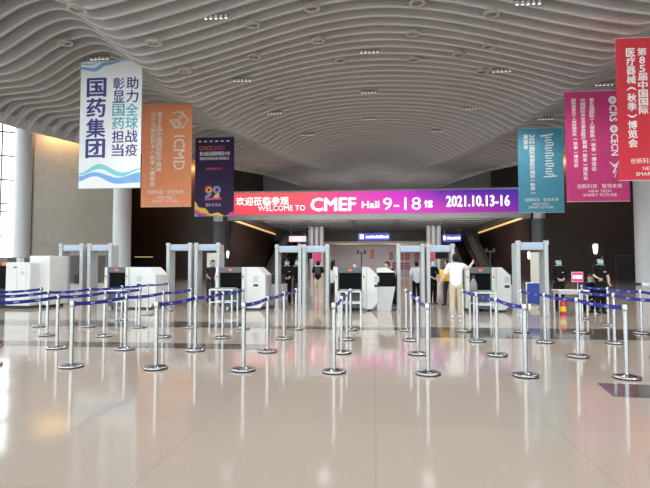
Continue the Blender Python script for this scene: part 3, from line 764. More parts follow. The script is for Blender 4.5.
# red
B = Banner('bright red banner hung highest, cut by the edge of the picture', 617, 693, 36.8, 180, 14.4, cloth('red_fabric', (0.58, 0.025, 0.045)))
b = MB(); B.col(b, '第85届中国国际', 639, 648, 47.5, 115, 0.03); B.col(b, '医疗器械（秋季）博览会', 627.5, 636.5, 47.5, 148, 0.03)
B.line(b, 'CMEF', 662, 680, 50, 140, True, 0.03); B.line(b, '创新科技 · 智领未来', 629, 683, 158, 163.5); B.line(b, 'NEW TECH', 641, 669, 166.6, 170); B.line(b, 'SMART FUTURE', 634, 676, 172, 175.6)
b.build_marked(mw, B.t)

# ================================================================ QUEUE POSTS AND BELTS
HP = 0.95


def post_parts(t):
    b = MB(); b.lathe([(0.165, 0.0), (0.168, 0.008), (0.165, 0.016)], n=28); b.build('foot_ring', M['black'], t, smooth=True)
    b = MB(); b.lathe([(0.166, 0.016), (0.168, 0.024), (0.166, 0.032), (0.158, 0.038), (0.146, 0.038)], n=28); b.build('base_rim', M['steel'], t, smooth=True)
    b = MB(); b.lathe([(0.15, 0.018), (0.146, 0.036), (0.06, 0.045), (0.036, 0.056)], n=28); b.build('base', M['chrome'], t, smooth=True)
    b = MB(); b.box(-0.018, 0.018, 0.026, 0.06, HP - 0.085, HP - 0.01); b.build('belt_clip', M['black'], t)
    b = MB(); b.lathe([(0.028, 0.05), (0.028, HP - 0.09)], n=16); b.build('pole', M['steel'], t, smooth=True)
    b = MB(); b.lathe([(0.034, HP - 0.09), (0.036, HP - 0.085), (0.036, HP - 0.01), (0.03, HP)], n=16); b.build('head', M['steel'], t, smooth=True)


def belt_mesh(L):
    b = MB().use(M['belt']); n = 14; z0 = HP - 0.075; hgt = 0.056
    zz = lambda u: z0 - 0.022 * 4 * u * (1 - u)
    vs = []; fs = []
    for k in range(n + 1):
        u = k / n; y = 0.034 + (L - 0.068) * u; z = zz(u)
        vs += [(-0.002, y, z), (0.002, y, z), (0.002, y, z + hgt), (-0.002, y, z + hgt)]
    for k in range(n):
        for j in range(4): fs.append((4 * k + j, 4 * k + (j + 1) % 4, 4 * k + 4 + (j + 1) % 4, 4 * k + 4 + j))
    fs += [(0, 1, 2, 3), (4 * n + 3, 4 * n + 2, 4 * n + 1, 4 * n)]; b.add(vs, fs)
    b.use(M['beltmark'])
    for u0 in (0.28, 0.62):
        for j in range(4):
            u = u0 + j * 0.022; y = 0.034 + (L - 0.068) * u; z = zz(u) + 0.018
            for s in (-1, 1): b.add([(s * 0.0028, y, z), (s * 0.0028, y + 0.022, z), (s * 0.0028, y + 0.022, z + 0.022), (s * 0.0028, y, z + 0.022)], [(0, 1, 2, 3)])
    return b


DY = 1.575; Y0 = 6.95; DX = 1.26; X0 = -0.56
rows = {0: range(-4, 4), 1: range(-5, 5), 2: range(-6, 6), 3: range(-6, 6), 4: [-5, 5], 5: [-5, 5], 6: [-5]}
rown = ['in the front row', 'in the second row', 'in the third row', 'in the fourth row', 'behind the fourth row', 'behind the fourth row', 'behind the fourth row']
nums = ['first', 'second', 'third', 'fourth', 'fifth', 'sixth', 'seventh', 'eighth', 'ninth', 'tenth', 'eleventh', 'twelfth', 'thirteenth']
protoA = protoB = None
seen = {}
place = [(r, k) for r in rows for k in rows[r]]
for r, k in place:
    has = (r + 1 in rows) and (k in rows[r + 1])
    # visible rank within its row (posts just outside the frame carry a belt that reaches into it)
    vis = {0: -3, 1: -4, 2: -5, 3: -6}.get(r, -5); idx = k - vis
    if r <= 3:
        top = {0: 3, 1: 3, 2: 4, 3: 5}[r]
        if idx < 0: lab = 'steel belt post %s, just beyond the windows side edge' % rown[r]
        elif k > top: lab = 'steel belt post %s, just beyond the red banner side edge' % rown[r]
        else: lab = 'steel belt post with blue belt %s, %s counted from the windows' % (rown[r], nums[idx])
    elif k == 5: lab = 'steel belt post %s, %s one near the white table' % (rown[r], 'nearer' if r == 4 else 'farther')
    else: lab = 'steel belt post %s, %s of three by the white banner scanner' % (rown[r], {4: 'nearest', 5: 'middle', 6: 'farthest'}[r])
    loc = (X0 + DX * k, Y0 + DY * r, 0)
    pr = protoB if has else protoA
    if pr is None:
        t = thing('queue_post', lab, 'queue post', loc, 0, 'belt posts of the queue lanes')
        if has and protoA is None and protoB is None: post_parts(t)
        else:
            for ch in list((protoB or protoA).children):
                if ch.name.split('.')[0] != 'belt':
                    c = ch.copy(); COL.objects.link(c); c.parent = t
        if has: belt_mesh(DY).build('belt', None, t); protoB = t
        else: protoA = t
    else:
        t = dup(pr); t['label'] = lab; t.location = loc

# ================================================================ DETECTOR GATES
gp = None
gates = [(57, 82.5, 18.4, 'white walk-through gate next to the big white scanner by the windows'), (84, 113, 18.4, 'white walk-through gate in front of the white column'),
         (165, 191.5, 18.4, 'white walk-through gate below the orange banner'), (192.5, 220.5, 18.4, 'white walk-through gate below the purple banner, next to a scanner'),
         (275, 301.2, 17.2, 'white walk-through gate with the black uniformed guard behind it'), (302.2, 329, 17.2, 'white walk-through gate through which the man in shorts is seen'),
         (397, 425, 17.2, 'white walk-through gate with the person in pale shirt behind it'), (427, 455, 17.2, 'white walk-through gate beside the man in white shirt'),
         (518, 548.5, 15.5, 'lone white walk-through gate in front of the blue panel')]
for x0, x1, Y, lab in gates:
    a, c = AT(x0, 290, Y), AT(x1, 290, Y); X = (a.x + c.x) / 2
    if gp is None:
        gp = thing('detector_gate', lab, 'security gate', (X, Y, 0), 0, 'walk-through security gates'); W = 0.92; t_ = 0.12; D = 0.55; H = 2.2
        for s in (-1, 1):
            x = s * (W / 2 - t_ / 2)
            b = MB(); b.box(x - t_ / 2, x + t_ / 2, 0, D, 0.02, H - 0.03, 0.03); p_ = b.build('side_panel', M['gate'], gp)
            b = MB(); b.box(x - t_ / 2 - 0.01, x + t_ / 2 + 0.01, 0.02, D - 0.02, 0, 0.1); b.build('foot', M['lightgrey'], p_)
            b = MB(); b.box(x - t_ / 2 - 0.012, x + t_ / 2 + 0.012, -0.008, 0.08, H - 0.1, H + 0.03, 0.015); b.build('end_cap', M['gate'], p_)
            b = MB(); b.box(x - 0.014, x + 0.014, -0.012, 0.0, 1.80, 1.85); b.build('indicator', M['greenlamp'], p_)
        b = MB(); b.box(-W / 2 + t_, W / 2 - t_, 0.05, D - 0.05, H - 0.24, H - 0.02, 0.02); cbm = b.build('crossbar', M['gate'], gp)
        b = MB(); b.box(-W / 2 + t_ + 0.04, W / 2 - t_ - 0.04, 0.04, 0.052, H - 0.17, H - 0.08); b.build('sign_strip', M['strip'], cbm)
        o = gp
    else: o = dup(gp)
    o.location = (X, Y, 0); o['label'] = lab; k_ = 1.06 if Y > 18 else 1.0; o.scale = (k_, k_, k_)


# ================================================================ X-RAY SCANNERS
def scanner(label, X, Y, big=False, outfeed='plain', wc=0.7, wt=1.0, H=1.45):
    """X: centre of the tunnel mouth; the operator cabinet stands on the +X side"""
    t = thing('baggage_scanner', label, 'scanner', (X, Y, 0), 0, 'baggage scanners'); h = wt / 2
    b = MB(); b.box(-h + 0.09, h - 0.09, 0.03, 1.4, H - 0.2, H, 0.02); b.build('top_cover', M['slate'], t)
    b = MB(); b.box(-h + 0.09, -h + 0.13, 0.1, 1.4, 0.7, H - 0.2); b.box(h - 0.13, h - 0.09, 0.1, 1.4, 0.7, H - 0.2); b.box(-h + 0.09, h - 0.09, 1.35, 1.4, 0.7, H - 0.2); b.build('tunnel', M['slate'], t)
    b = MB()
    for k in range(8):
        x = -h + 0.14 + k * (wt - 0.28) / 8; b.box(x, x + (wt - 0.28) / 8 - 0.001, 0.12 + 0.004 * (k % 2), 0.13 + 0.004 * (k % 2), 0.72, H - 0.2)
    b.build('curtain', M['rubber'], t)
    b = MB(); b.box(-h + 0.09, h - 0.09, -0.05, 1.4, 0.62, 0.70, 0.01); b.build('conveyor_belt', M['black'], t)
    b = MB(); b.box(-h + 0.12, h - 0.12, 0.15, 1.35, 0.08, 0.62); b.build('base', M['slate'], t)
    for s in (-1, 1):
        x = s * (h - 0.045)
        b = MB(); b.box(x - 0.05, x + 0.05, 0, 0.4, 0.1, H, 0.015); e = b.build('entry_post', M['white'], t)
        b = MB(); b.box(x - 0.025, x + 0.025, -0.012, 0, H - 0.36, H - 0.28); b.build('red_light', M['redlamp'], e)
        b = MB(); b.box(x - 0.025, x + 0.025, -0.012, 0, H - 0.45, H - 0.38); b.build('green_light', M['greenlamp'], e)
    b = MB(); b.box(-0.06, 0.06, 0.02, 0.03, H - 0.13, H - 0.06); b.build('warning_mark', M['orange'], t)
    # cabinet with sloping shoulder
    x0 = h + 0.005; x1 = x0 + wc
    prof = [(x0, 0.06), (x1 - 0.18, 0.06), (x1, 0.28), (x1, H - 0.27), (x1 - 0.28, H), (x0, H)]
    b = MB(); b.prism(prof, 'y', 0.05, 1.1); cb_ = b.build('cabinet', M['white'], t)
    b = MB(); b.box(x0 + 0.3, x0 + 0.46, 0.036, 0.05, H - 0.5, H - 0.3); b.build('display', M['lightgrey'], cb_)
    b = MB(); b.box(x0 + 0.3, x0 + 0.46, 0.036, 0.05, H - 0.66, H - 0.58); b.build('slot', M['black'], cb_)
    b = MB(); b.box(x0 + 0.04, x0 + 0.05, 0.044, 0.05, 0.1, H - 0.05); b.build('seam', M['grey'], cb_)
    b = MB(); b.box(x0 + 0.08, x1 - 0.2, 0.2, 1.0, 0, 0.06); b.build('plinth', M['black'], cb_)
    for s in (-1, 1):
        for y in (0.2, 1.25): b = MB(); b.cyl((s * (h - 0.2), y), 0.04, 0, 0.09); b.build('foot', M['black'], t)
    if outfeed == 'plain':
        b = MB(); b.box(x0 + 0.3, x1 + 0.42, 1.1, 2.0, 0.22, 0.84, 0.03); ofd = b.build('outfeed_housing', M['lightgrey'], t)
        b = MB(); b.box(x0 + 0.4, x1 + 0.36, 1.12, 1.95, 0.84, 1.2, 0.03); b.build('outfeed_hood', M['black'], ofd)
        b = MB()
        for xx in (x0 + 0.38, x1 + 0.34):
            for yy in (1.2, 1.9): b.box(xx - 0.04, xx + 0.04, yy - 0.04, yy + 0.04, 0, 0.22)
        b.build('outfeed_legs', M['grey'], ofd)
    return t


Ys = 16.9


def mouth(x0, x1, Y=Ys): return (AT(x0, 290, Y).x + AT(x1, 290, Y).x) / 2


scanner('white baggage scanner with dark mouth in front of the white column', mouth(103.5, 128.5), Ys, outfeed='', wc=0.98, wt=0.85)
scanner('white baggage scanner with red and green lamps below the welcome words', mouth(215, 245), Ys)
s4 = scanner('white baggage scanner in the centre with a big black hood', mouth(334.5, 365.5), Ys, outfeed='', wc=0.40)
scanner('white baggage scanner which the man in white leans on', mouth(468, 494), Ys, wt=0.9, wc=0.5, H=1.44)
# centre scanner: black hooded outfeed on a tapering grey base
x0 = 0.92
b = MB(); b.prism([(x0 - 0.02, 0.0), (x0 + 0.15, -0.0), (x0 + 0.42, 0.0), (x0 + 0.58, 0.8), (x0 - 0.02, 0.8)], 'y', 0.1, 1.2); s4b = b.build('outfeed_base', M['lightgrey'], s4)
b = MB(); b.box(x0 + 0.0, x0 + 0.56, 0.1, 1.15, 0.8, 1.27, 0.03); b.build('hood', M['rubber'], s4)
b = MB(); b.prism([(x0 - 0.03, 1.27), (x0 + 0.6, 1.27), (x0 + 0.3, 1.44), (x0 - 0.03, 1.42)], 'y', 0.1, 1.15); b.build('hood_cover', M['white'], s4)
# the big scanner by the windows
t = thing('baggage_scanner', 'biggest white scanner at the edge of the picture below the windows', 'scanner', (AT(5, 290, 16.6).x, 16.6, 0), 0, 'baggage scanners')
b = MB(); b.box(0, 0.92, 0, 1.6, 0.1, 1.62, 0.05); c_ = b.build('cabinet', M['white'], t)
b = MB(); b.box(0.3, 0.43, -0.012, 0, 1.42, 1.47); b.build('handle', M['slate'], c_)
b = MB(); b.box(0.58, 0.7, -0.012, 0, 1.2, 1.3); b.build('label_plate', M['lightgrey'], c_)
b = MB(); b.box(0.42, 0.425, -0.003, 0, 0.2, 1.35); b.box(0.78, 0.785, -0.003, 0, 0.2, 1.5); b.build('seam', M['grey'], c_)
b = MB(); b.box(0.52, 1.30, 0.5, 1.6, 0.1, 1.86, 0.03); b.build('rear_housing', M['white'], t)
b = MB(); b.box(0.24, 0.36, 0.2, 0.45, 1.62, 1.78, 0.02); b.build('beacon', M['lightgrey'], t)
b = MB(); b.box(-1.1, -0.02, 0.1, 1.5, 1.5, 1.80, 0.02); b.build('top_cover', M['slate'], t)
b = MB(); b.box(-1.05, -0.02, 0.12, 0.14, 0.7, 1.5); b.build('curtain', M['rubber'], t)
b = MB(); b.box(-1.1, -0.02, 0.15, 1.5, 0.1, 0.7); b.build('base', M['black'], t)
b = MB(); b.box(-0.2, -0.05, 0.085, 0.1, 1.5, 1.62); b.build('warning_mark', M['orange'], t)
b = MB(); b.box(-1.0, 1.2, 0.3, 1.5, 0, 0.1); b.build('plinth', M['black'], t)


# steel loading tables in front of the scanner mouths
def load_table(label, x0, x1, Y, z):
    a, c = AT(x0, 300, Y).x, AT(x1, 300, Y).x; w_ = (c - a) / 2
    t = thing('loading_table', label, 'table', ((a + c) / 2, Y, 0), 0, 'steel loading tables')
    b = MB(); b.box(-w_, w_, 0, 0.75, z - 0.05, z, 0.01); b.build('table_top', M['steel'], t)
    for sx in (-1, 1):
        for y in (0.03, 0.72): b = MB(); b.box(sx * (w_ - 0.03) - 0.022, sx * (w_ - 0.03) + 0.022, y - 0.022, y + 0.022, 0, z - 0.05); b.build('leg', M['steel'], t)
    b = MB(); b.box(-w_ + 0.03, w_ - 0.03, 0.02, 0.05, 0.3, 0.34); b.box(-w_ + 0.03, w_ - 0.03, 0.70, 0.73, 0.3, 0.34); b.build('stretcher', M['steel'], t)
    b = MB()
    for k in range(5): b.tube([(-w_ + 0.05, 0.1 + k * 0.14, z + 0.012), (w_ - 0.05, 0.1 + k * 0.14, z + 0.012)], 0.015, 6)
    b.build('rollers', M['grey'], t)


load_table('steel loading table in front of the scanner with red and green lamps', 208.5, 232.5, 15.95, 0.74)
load_table('steel loading table in front of the centre scanner', 337.5, 361.5, 15.95, 0.70)
load_table('steel loading table beside the legs of the man in white', 473, 497, 15.6, 0.70)
load_table('steel loading table in front of the scanner before the white column', 105, 127, 15.95, 0.70)


# ================================================================ PEOPLE
def skin(verts, edges, rad, lv=2):
    me = bpy.data.meshes.new('tmp'); me.from_pydata(verts, edges, []); o = bpy.data.objects.new('tmp', me); COL.objects.link(o)
    md = o.modifiers.new('s', 'SKIN'); md.use_smooth_shade = True
    for i, r in enumerate(rad):
        d = me.skin_vertices[0].data[i]; d.radius = (r, r) if not isinstance(r, tuple) else r; d.use_root = (i == 0)
    sb = o.modifiers.new('d', 'SUBSURF'); sb.levels = lv; sb.render_levels = lv
    dg = bpy.context.evaluated_depsgraph_get(); e = bpy.data.meshes.new_from_object(o.evaluated_get(dg))
    vs = [v.co.copy() for v in e.vertices]; fs = [tuple(p.vertices) for p in e.polygons]
    bpy.data.objects.remove(o); bpy.data.meshes.remove(me); bpy.data.meshes.remove(e)
    return vs, fs


def person(label, loc, rz, top, bottom, ht=1.72, arms=None, lean=0.0, head=0.0, nod=0.0, sleeve='short', legs='long', shoe='shoe_b', hair='short', mask=False, cap=False, step=0.0, sit=False, build=1.0, badge=False, pack=False, bend=0.0):
    """local frame: faces -Y, stands on z=0; arms: {-1: (elbow, hand), 1: ...} offsets from the shoulder"""
    t = thing('person', label, 'person', loc, rz, None); k = ht / 1.72; t.scale = (k, k, k)
    arms = arms or {}
    hip = 0.93 if not sit else 0.50
    up = hip - 0.93
    ar = {}
    for s in (-1, 1):
        e, w_ = arms.get(s, ((0.07, 0.02, -0.28), (0.08, -0.06, -0.52)))
        sh = Vector((s * 0.175, 0.0, 1.405 + up)); E = sh + Vector((s * e[0], e[1], e[2])); Wv = sh + Vector((s * w_[0], w_[1], w_[2])); ar[s] = (sh, E, Wv)
    lg = {}
    for s in (-1, 1):
        H_ = Vector((s * 0.09, 0, hip - 0.03))
        if sit: K = Vector((s * 0.12, -0.42, 0.50)); A = Vector((s * 0.12, -0.42, 0.09))
        else: K = Vector((s * 0.095, -0.015 - 0.10 * step * s - bend * 0.3, 0.49)); A = Vector((s * 0.10, 0.02 - 0.22 * step * s, 0.09))
        lg[s] = (H_, K, A)

    def deform(v, body=True):
        v = Vector(v)
        z = v.z - up
        if 0.86 < z < 1.47:                                  # flatten the trunk
            q = max(0.0, min(1.0, (0.24 - abs(v.x)) / 0.06)) * max(0, min(1, (z - 0.86) / 0.06)) * max(0, min(1, (1.47 - z) / 0.05))
            v.y *= 1 - 0.34 * q
        a = abs(lean)
        if a > 0 and v.z > hip - 0.05:
            f = min(1.0, (v.z - hip + 0.05) / 0.25); R = Matrix.Rotation(lean * f, 3, 'X'); p0 = Vector((0, 0, hip)); v = p0 + R @ (v - p0)
        return v

    HCN = Vector((0, -0.012, 1.60 + up)); RH = Matrix.Rotation(head, 3, 'Z') @ Matrix.Rotation(nod, 3, 'X'); NB = Vector((0, 0, 1.49 + up))

    def hd(v): return deform(NB + RH @ (HCN + (Vector(v) - HCN) * 1.1 - NB))
    bd = build
    # ---- body: one continuous figure
    V = [(0, 0, hip), (0, 0.005, hip + 0.14), (0, 0.0, hip + 0.34), (0, 0.005, hip + 0.50), (0, 0, hip + 0.58)]; Ed = [(0, 1), (1, 2), (2, 3), (3, 4)]; Rd = [0.085 * bd, 0.105 * bd, 0.140 * bd, 0.075, 0.055]
    for s in (-1, 1):
        sh, E, Wv = ar[s]; i = len(V); mid = (sh + E) / 2
        V += [sh, mid, E, (E + Wv) / 2, Wv]; Ed += [(3, i), (i, i + 1), (i + 1, i + 2), (i + 2, i + 3), (i + 3, i + 4)]; Rd += [0.06, 0.05, 0.042, 0.037, 0.028]
        H_, K, A = lg[s]; i = len(V); V += [H_ + (K - H_) * 0.2, (H_ + K) / 2, K, (K + A) / 2 + Vector((0, 0.012, 0.04)), A]; Ed += [(0, i), (i, i + 1), (i + 1, i + 2), (i + 2, i + 3), (i + 3, i + 4)]; Rd += [0.074 * bd, 0.072 * bd, 0.055, 0.05, 0.035]
    vs, fs = skin([tuple(v) for v in V], Ed, Rd, 1)
    b = MB().use(M['skin']); b.add([deform(v) for v in vs], fs)
    hb = MB(); hb.use(M['skin']); hb.ball(HCN, (0.076, 0.094, 0.118), 18, 13)
    hb.v = [(x * (1 - 0.22 * max(0, (HCN.z - 0.02 - z) / 0.1)), y * (1 - 0.12 * max(0, (HCN.z - 0.02 - z) / 0.1)), z) for x, y, z in hb.v]
    hb.tube([(0, HCN.y - 0.09, HCN.z + 0.015), (0, HCN.y - 0.108, HCN.z - 0.022), (0, HCN.y - 0.085, HCN.z - 0.034)], [0.008, 0.016, 0.014], 8)
    hb.tube([(-0.024, HCN.y - 0.082, HCN.z - 0.062), (0, HCN.y - 0.09, HCN.z - 0.062), (0.024, HCN.y - 0.082, HCN.z - 0.062)], [0.005, 0.009, 0.005], 8)
    for s in (-1, 1): hb.ball((s * 0.077, HCN.y + 0.008, HCN.z - 0.01), (0.012, 0.02, 0.032), 8, 6)
    hb.use(M['eye'])
    for s in (-1, 1): hb.ball((s * 0.031, HCN.y - 0.082, HCN.z + 0.008), (0.013, 0.008, 0.008), 8, 6)
    b.use(M['skin'])
    for i_, m_ in enumerate([M['skin'], M['eye']]):
        b.use(m_); ff = [f for f, q in zip(hb.f, hb.m) if hb.mats[q] == m_]; b.add([hd(v) for v in hb.v], ff)
    b.use(M['skin'])
    for s in (-1, 1):                                        # hands: palm, four curled fingers, thumb
        sh, E, Wv = ar[s]; d = (Wv - E).normalized(); side = d.cross(Vector((s, 0.2, 0.1))).normalized(); nrm = side.cross(d).normalized()
        b.tube([deform(Wv - d * 0.01), deform(Wv + d * 0.035), deform(Wv + d * 0.085)], [0.026, 0.040, 0.036], 10, 0.5)
        for j, ln in enumerate((0.068, 0.078, 0.074, 0.058)):
            p0 = Wv + d * 0.075 + side * (0.030 - 0.02 * j); p1 = p0 + d * ln * 0.5 + nrm * 0.006 * s; p2 = p1 + d * ln * 0.4 + nrm * 0.022 * s
            b.tube([deform(p0), deform(p1), deform(p2)], [0.0095, 0.0088, 0.007], 6)
        p0 = Wv + d * 0.02 + side * 0.03; p1 = p0 + d * 0.035 + side * 0.024; p2 = p1 + d * 0.03 + side * 0.004
        b.tube([deform(p0), deform(p1), deform(p2)], [0.013, 0.011, 0.008], 6)
    b.build('body', None, t, smooth=True)
    # ---- shirt
    V = [(0, 0, hip - 0.10), (0, 0.005, hip + 0.10), (0, 0.0, hip + 0.34), (0, 0.005, hip + 0.49), (0, 0.003, hip + 0.535)]; Ed = [(0, 1), (1, 2), (2, 3), (3, 4)]; Rd = [0.178 * bd, 0.165 * bd, 0.172 * bd, 0.098, 0.07]
    for s in (-1, 1):
        sh, E, Wv = ar[s]; i = len(V); V += [sh, (sh + E) / 2]; Ed += [(3, i), (i, i + 1)]; Rd += [0.082, 0.074]
        if sleeve == 'long': V += [E, (E + Wv) / 2, Wv - (Wv - E) * 0.05]; Ed += [(i + 1, i + 2), (i + 2, i + 3), (i + 3, i + 4)]; Rd += [0.062, 0.055, 0.046]
        else: V += [sh + (E - sh) * 0.92]; Ed += [(i + 1, i + 2)]; Rd += [0.072]
    vs, fs = skin([tuple(v) for v in V], Ed, Rd, 1); b = MB(); b.add([deform(v) for v in vs], fs); b.build('shirt', M[top], t, smooth=True)
    # ---- trousers / shorts
    V = [(0, 0, hip), (0, 0, hip + 0.12)]; Ed = [(0, 1)]; Rd = [0.15 * bd, 0.14 * bd]
    for s in (-1, 1):
        H_, K, A = lg[s]; i = len(V); V += [H_ + (K - H_) * 0.12, (H_ + K) / 2, K]; Ed += [(0, i), (i, i + 1), (i + 1, i + 2)]; Rd += [0.108 * bd, 0.095 * bd, 0.078]
        if legs == 'long': V += [(K + A) / 2 + Vector((0, 0.01, 0)), A + Vector((0, 0.005, -0.03))]; Ed += [(i + 2, i + 3), (i + 3, i + 4)]; Rd += [0.072, 0.064]
    vs, fs = skin([tuple(v) for v in V], Ed, Rd, 1); b = MB(); b.add([deform(v) if v.z > hip - 0.04 else v for v in vs], fs); b.build('trousers' if legs == 'long' else 'shorts', M[bottom], t, smooth=True)
    for s in (-1, 1):
        A = lg[s][2]; b = MB(); b.tube([A + Vector((0, 0.07, -0.048)), A + Vector((0, 0.045, -0.042)), A + Vector((0, -0.05, -0.046)), A + Vector((0, -0.13, -0.058)), A + Vector((0, -0.17, -0.062))], [0.028, 0.042, 0.044, 0.036, 0.022], 12); b.build('shoe', M[shoe], t, smooth=True)
    # ---- hair / cap / mask
    if hair:
        b = MB()
        front = 0.15 if hair == 'short' else 0.1
        b.ball(HCN + Vector((0, 0.006, 0.012)), (0.086, 0.103, 0.121), 20, 14, lambda x, y, z: z > 0.62 or (z > front - 0.65 and y > -0.15) or (y > 0.25 and z > -0.75))
        if hair == 'long': b.tube([HCN + Vector((0, 0.09, 0.02)), HCN + Vector((0, 0.12, -0.06)), HCN + Vector((0, 0.10, -0.2)), HCN + Vector((0, 0.09, -0.28))], [0.05, 0.06, 0.05, 0.02], 10)
        b.v = [hd(v) for v in b.v]; b.build('hair', M['hair'], t, smooth=True)
    if cap:
        b = MB(); c = HCN + Vector((0, 0, 0.05)); b.lathe([(0.094, 0.0), (0.097, 0.03), (0.108, 0.055), (0.1, 0.075), (0.03, 0.085)], c, 20); b.prism([(-0.075, c.y - 0.07), (0.075, c.y - 0.07), (0.06, c.y - 0.135), (0.0, c.y - 0.155), (-0.06, c.y - 0.135)], 'z', c.z - 0.004, c.z + 0.006)
        b.v = [hd(v) for v in b.v]; b.build('cap', M['uniform'], t, smooth=True)
        b = MB(); b.ball((c.x, c.y - 0.098, c.z + 0.035), (0.014, 0.006, 0.014), 8, 5); b.v = [hd(v) for v in b.v]; b.build('cap_badge', M['steel'], t)
    if mask:
        b = MB(); b.ball(HCN + Vector((0, -0.012, -0.045)), (0.076, 0.096, 0.072), 20, 12, lambda x, y, z: y < -0.12 and -0.8 < z < 0.72); b.v = [hd(v) for v in b.v]; mo = b.build('face_mask', M['mask'], t, smooth=True)
    if badge:
        b = MB(); b.box(0.05, 0.12, -0.135, -0.125, 1.24 + up, 1.27 + up); b.v = [deform(v) + Vector((0, -0.012, 0)) for v in b.v]; b.build('name_badge', M['lightgrey'], t)
        b = MB()
        for s in (-1, 1): b.box(s * 0.10 - 0.03, s * 0.10 + 0.03, -0.03, 0.02, 1.462 + up, 1.474 + up)
        b.v = [deform(v) for v in b.v]; b.build('shoulder_mark', M['lightgrey'], t)
        b = MB(); b.tube([(0.165 * cos(a) * 0.98, 0.12 * sin(a), hip + 0.035) for a in [2 * pi * q / 18 for q in range(19)]], 0.014, 6); b.build('duty_belt', M['black'], t)
    if pack:
        b = MB(); b.box(-0.13, 0.13, 0.10, 0.22, 1.08, 1.40, 0.05); b.build('backpack', M['black'], t, smooth=True)
    return t


FRONT = {-1: ((0.06, -0.06, -0.27), (-0.08, -0.22, -0.36)), 1: ((0.06, -0.06, -0.27), (-0.08, -0.22, -0.36))}


def at_px(px, Y): return (AT(px, 290, Y).x, Y, 0)


person('masked guard in black uniform and cap standing behind a gate, hands folded', at_px(287, 19.3), 0.25, 'uniform', 'uniform', 1.76, FRONT, sleeve='long', hair='short', mask=True, cap=True, badge=True, head=-0.2)
person('person in black partly hidden behind the post of a gate', at_px(297.3, 19.9), 0.1, 'uniform', 'navy', 1.74, sleeve='long', mask=True, badge=True)
person('man in black t-shirt and beige shorts walking away with a backpack', at_px(318, 23.2), pi, 'uniform', 'khaki', 1.75, legs='short', shoe='shoe_w', step=0.35, pack=True)
person('person with ponytail in white top and dark trousers beside the centre scanner', at_px(333.2, 18.9), pi - 0.6, 'shirtw', 'navy', 1.70, hair='long')
person('person in black of whom only the masked head shows above the centre scanner', at_px(355, 21.5), 0, 'uniform', 'uniform', 1.62, mask=True)
person('worker in black bending over the hood of the centre scanner', at_px(394.5, 19.3), -1.1, 'uniform', 'uniform', 1.72, {-1: ((0.03, -0.2, -0.22), (0, -0.42, -0.28)), 1: ((0.03, -0.2, -0.2), (0, -0.44, -0.2))}, lean=0.45, sleeve='long', hair='short')
person('person in pale short-sleeved shirt and black trousers walking through a gate', at_px(416.5, 20.0), pi + 0.3, 'shirtb', 'uniform', 1.68, {-1: ((0.06, -0.02, -0.27), (0.06, -0.16, -0.48)), 1: ((0.07, 0.02, -0.28), (0.06, -0.1, -0.5))}, hair='short')
person('masked guard in black standing just behind the gate beside the man in white', at_px(432.8, 20.3), 0.5, 'uniform', 'uniform', 1.72, FRONT, mask=True, badge=True, sleeve='short')
person('person in dark clothes carrying a yellow jacket', at_px(448, 19.8), pi + 0.6, 'navy', 'navy', 1.74, {-1: ((0.05, -0.02, -0.27), (0.0, -0.2, -0.38)), 1: ((0.07, 0.02, -0.28), (0.08, -0.06, -0.52))}, sleeve='long', step=0.4)
person('big man in white shirt and khaki trousers seen from behind, arm raised to the scanner', at_px(456, 14.8), pi - 0.12, 'shirtw', 'khaki', 1.82, {-1: ((0.17, -0.22, -0.08), (0.27, -0.36, 0.06)), 1: ((0.13, 0.02, -0.26), (0.23, -0.08, -0.44))}, shoe='shoe_w', build=1.12, step=-0.15)
person('masked guard in black uniform standing behind the white table', at_px(559, 17.6), 0.15, 'uniform', 'uniform', 1.75, FRONT, sleeve='long', mask=True, cap=True, badge=True)
person('seated guard in black leaning across to the white table, masked face turned sideways', (AT(596.5, 290, 17.3).x, 17.3, 0), -1.0, 'uniform', 'uniform', 1.70, {-1: ((0.0, -0.2, -0.2), (-0.05, -0.42, -0.24)), 1: ((0.0, -0.2, -0.2), (-0.06, -0.42, -0.22))}, sleeve='long', mask=True, lean=0.45, sit=True, head=0.5)
person('tall masked guard in black uniform and cap standing at the end of the white table', at_px(600.5, 16.75), 0.2, 'uniform', 'uniform', 1.78, {-1: ((0.06, -0.05, -0.27), (-0.02, -0.22, -0.34)), 1: ((0.07, 0.0, -0.28), (0.02, -0.14, -0.46))}, mask=True, cap=True, badge=True)
person('person in dark clothes stooping behind the gate below the purple banner', at_px(210.5, 19.4), 0.7, 'navy', 'navy', 1.74, {-1: ((0.05, -0.12, -0.24), (0, -0.34, -0.3)), 1: ((0.05, -0.12, -0.24), (0, -0.34, -0.26))}, lean=0.28, mask=True)
# the yellow jacket over an arm
p = AT(444.2, 276, 19.62)
t = thing('yellow_jacket', 'yellow jacket carried in front of a person in dark clothes', 'jacket', (p.x, 19.62, 0.93))
b = MB(); n = 9; vs = []; fs = []
for j in range(n + 1):
    for i in range(n + 1):
        u, v = i / n, j / n; x = (u - 0.5) * (0.30 + 0.06 * sin(v * 3)); y = -0.05 + 0.02 * sin(u * 14 + v * 2) - 0.05 * sin(pi * v); z = 0.42 * v; vs.append((x, y, z))
for j in range(n):
    for i in range(n): a = j * (n + 1) + i; fs.append((a, a + 1, a + n + 2, a + n + 1))
b.add(vs, fs); jk = b.build('cloth', M['yellow'], t, smooth=True); md = jk.modifiers.new('thick', 'SOLIDIFY'); md.thickness = 0.03
b = MB(); b.tube([(0.1, -0.06, 0.38), (0.14, -0.08, 0.2), (0.12, -0.08, 0.02)], [0.05, 0.05, 0.04], 8); b.build('sleeve', M['yellow'], t, smooth=True)

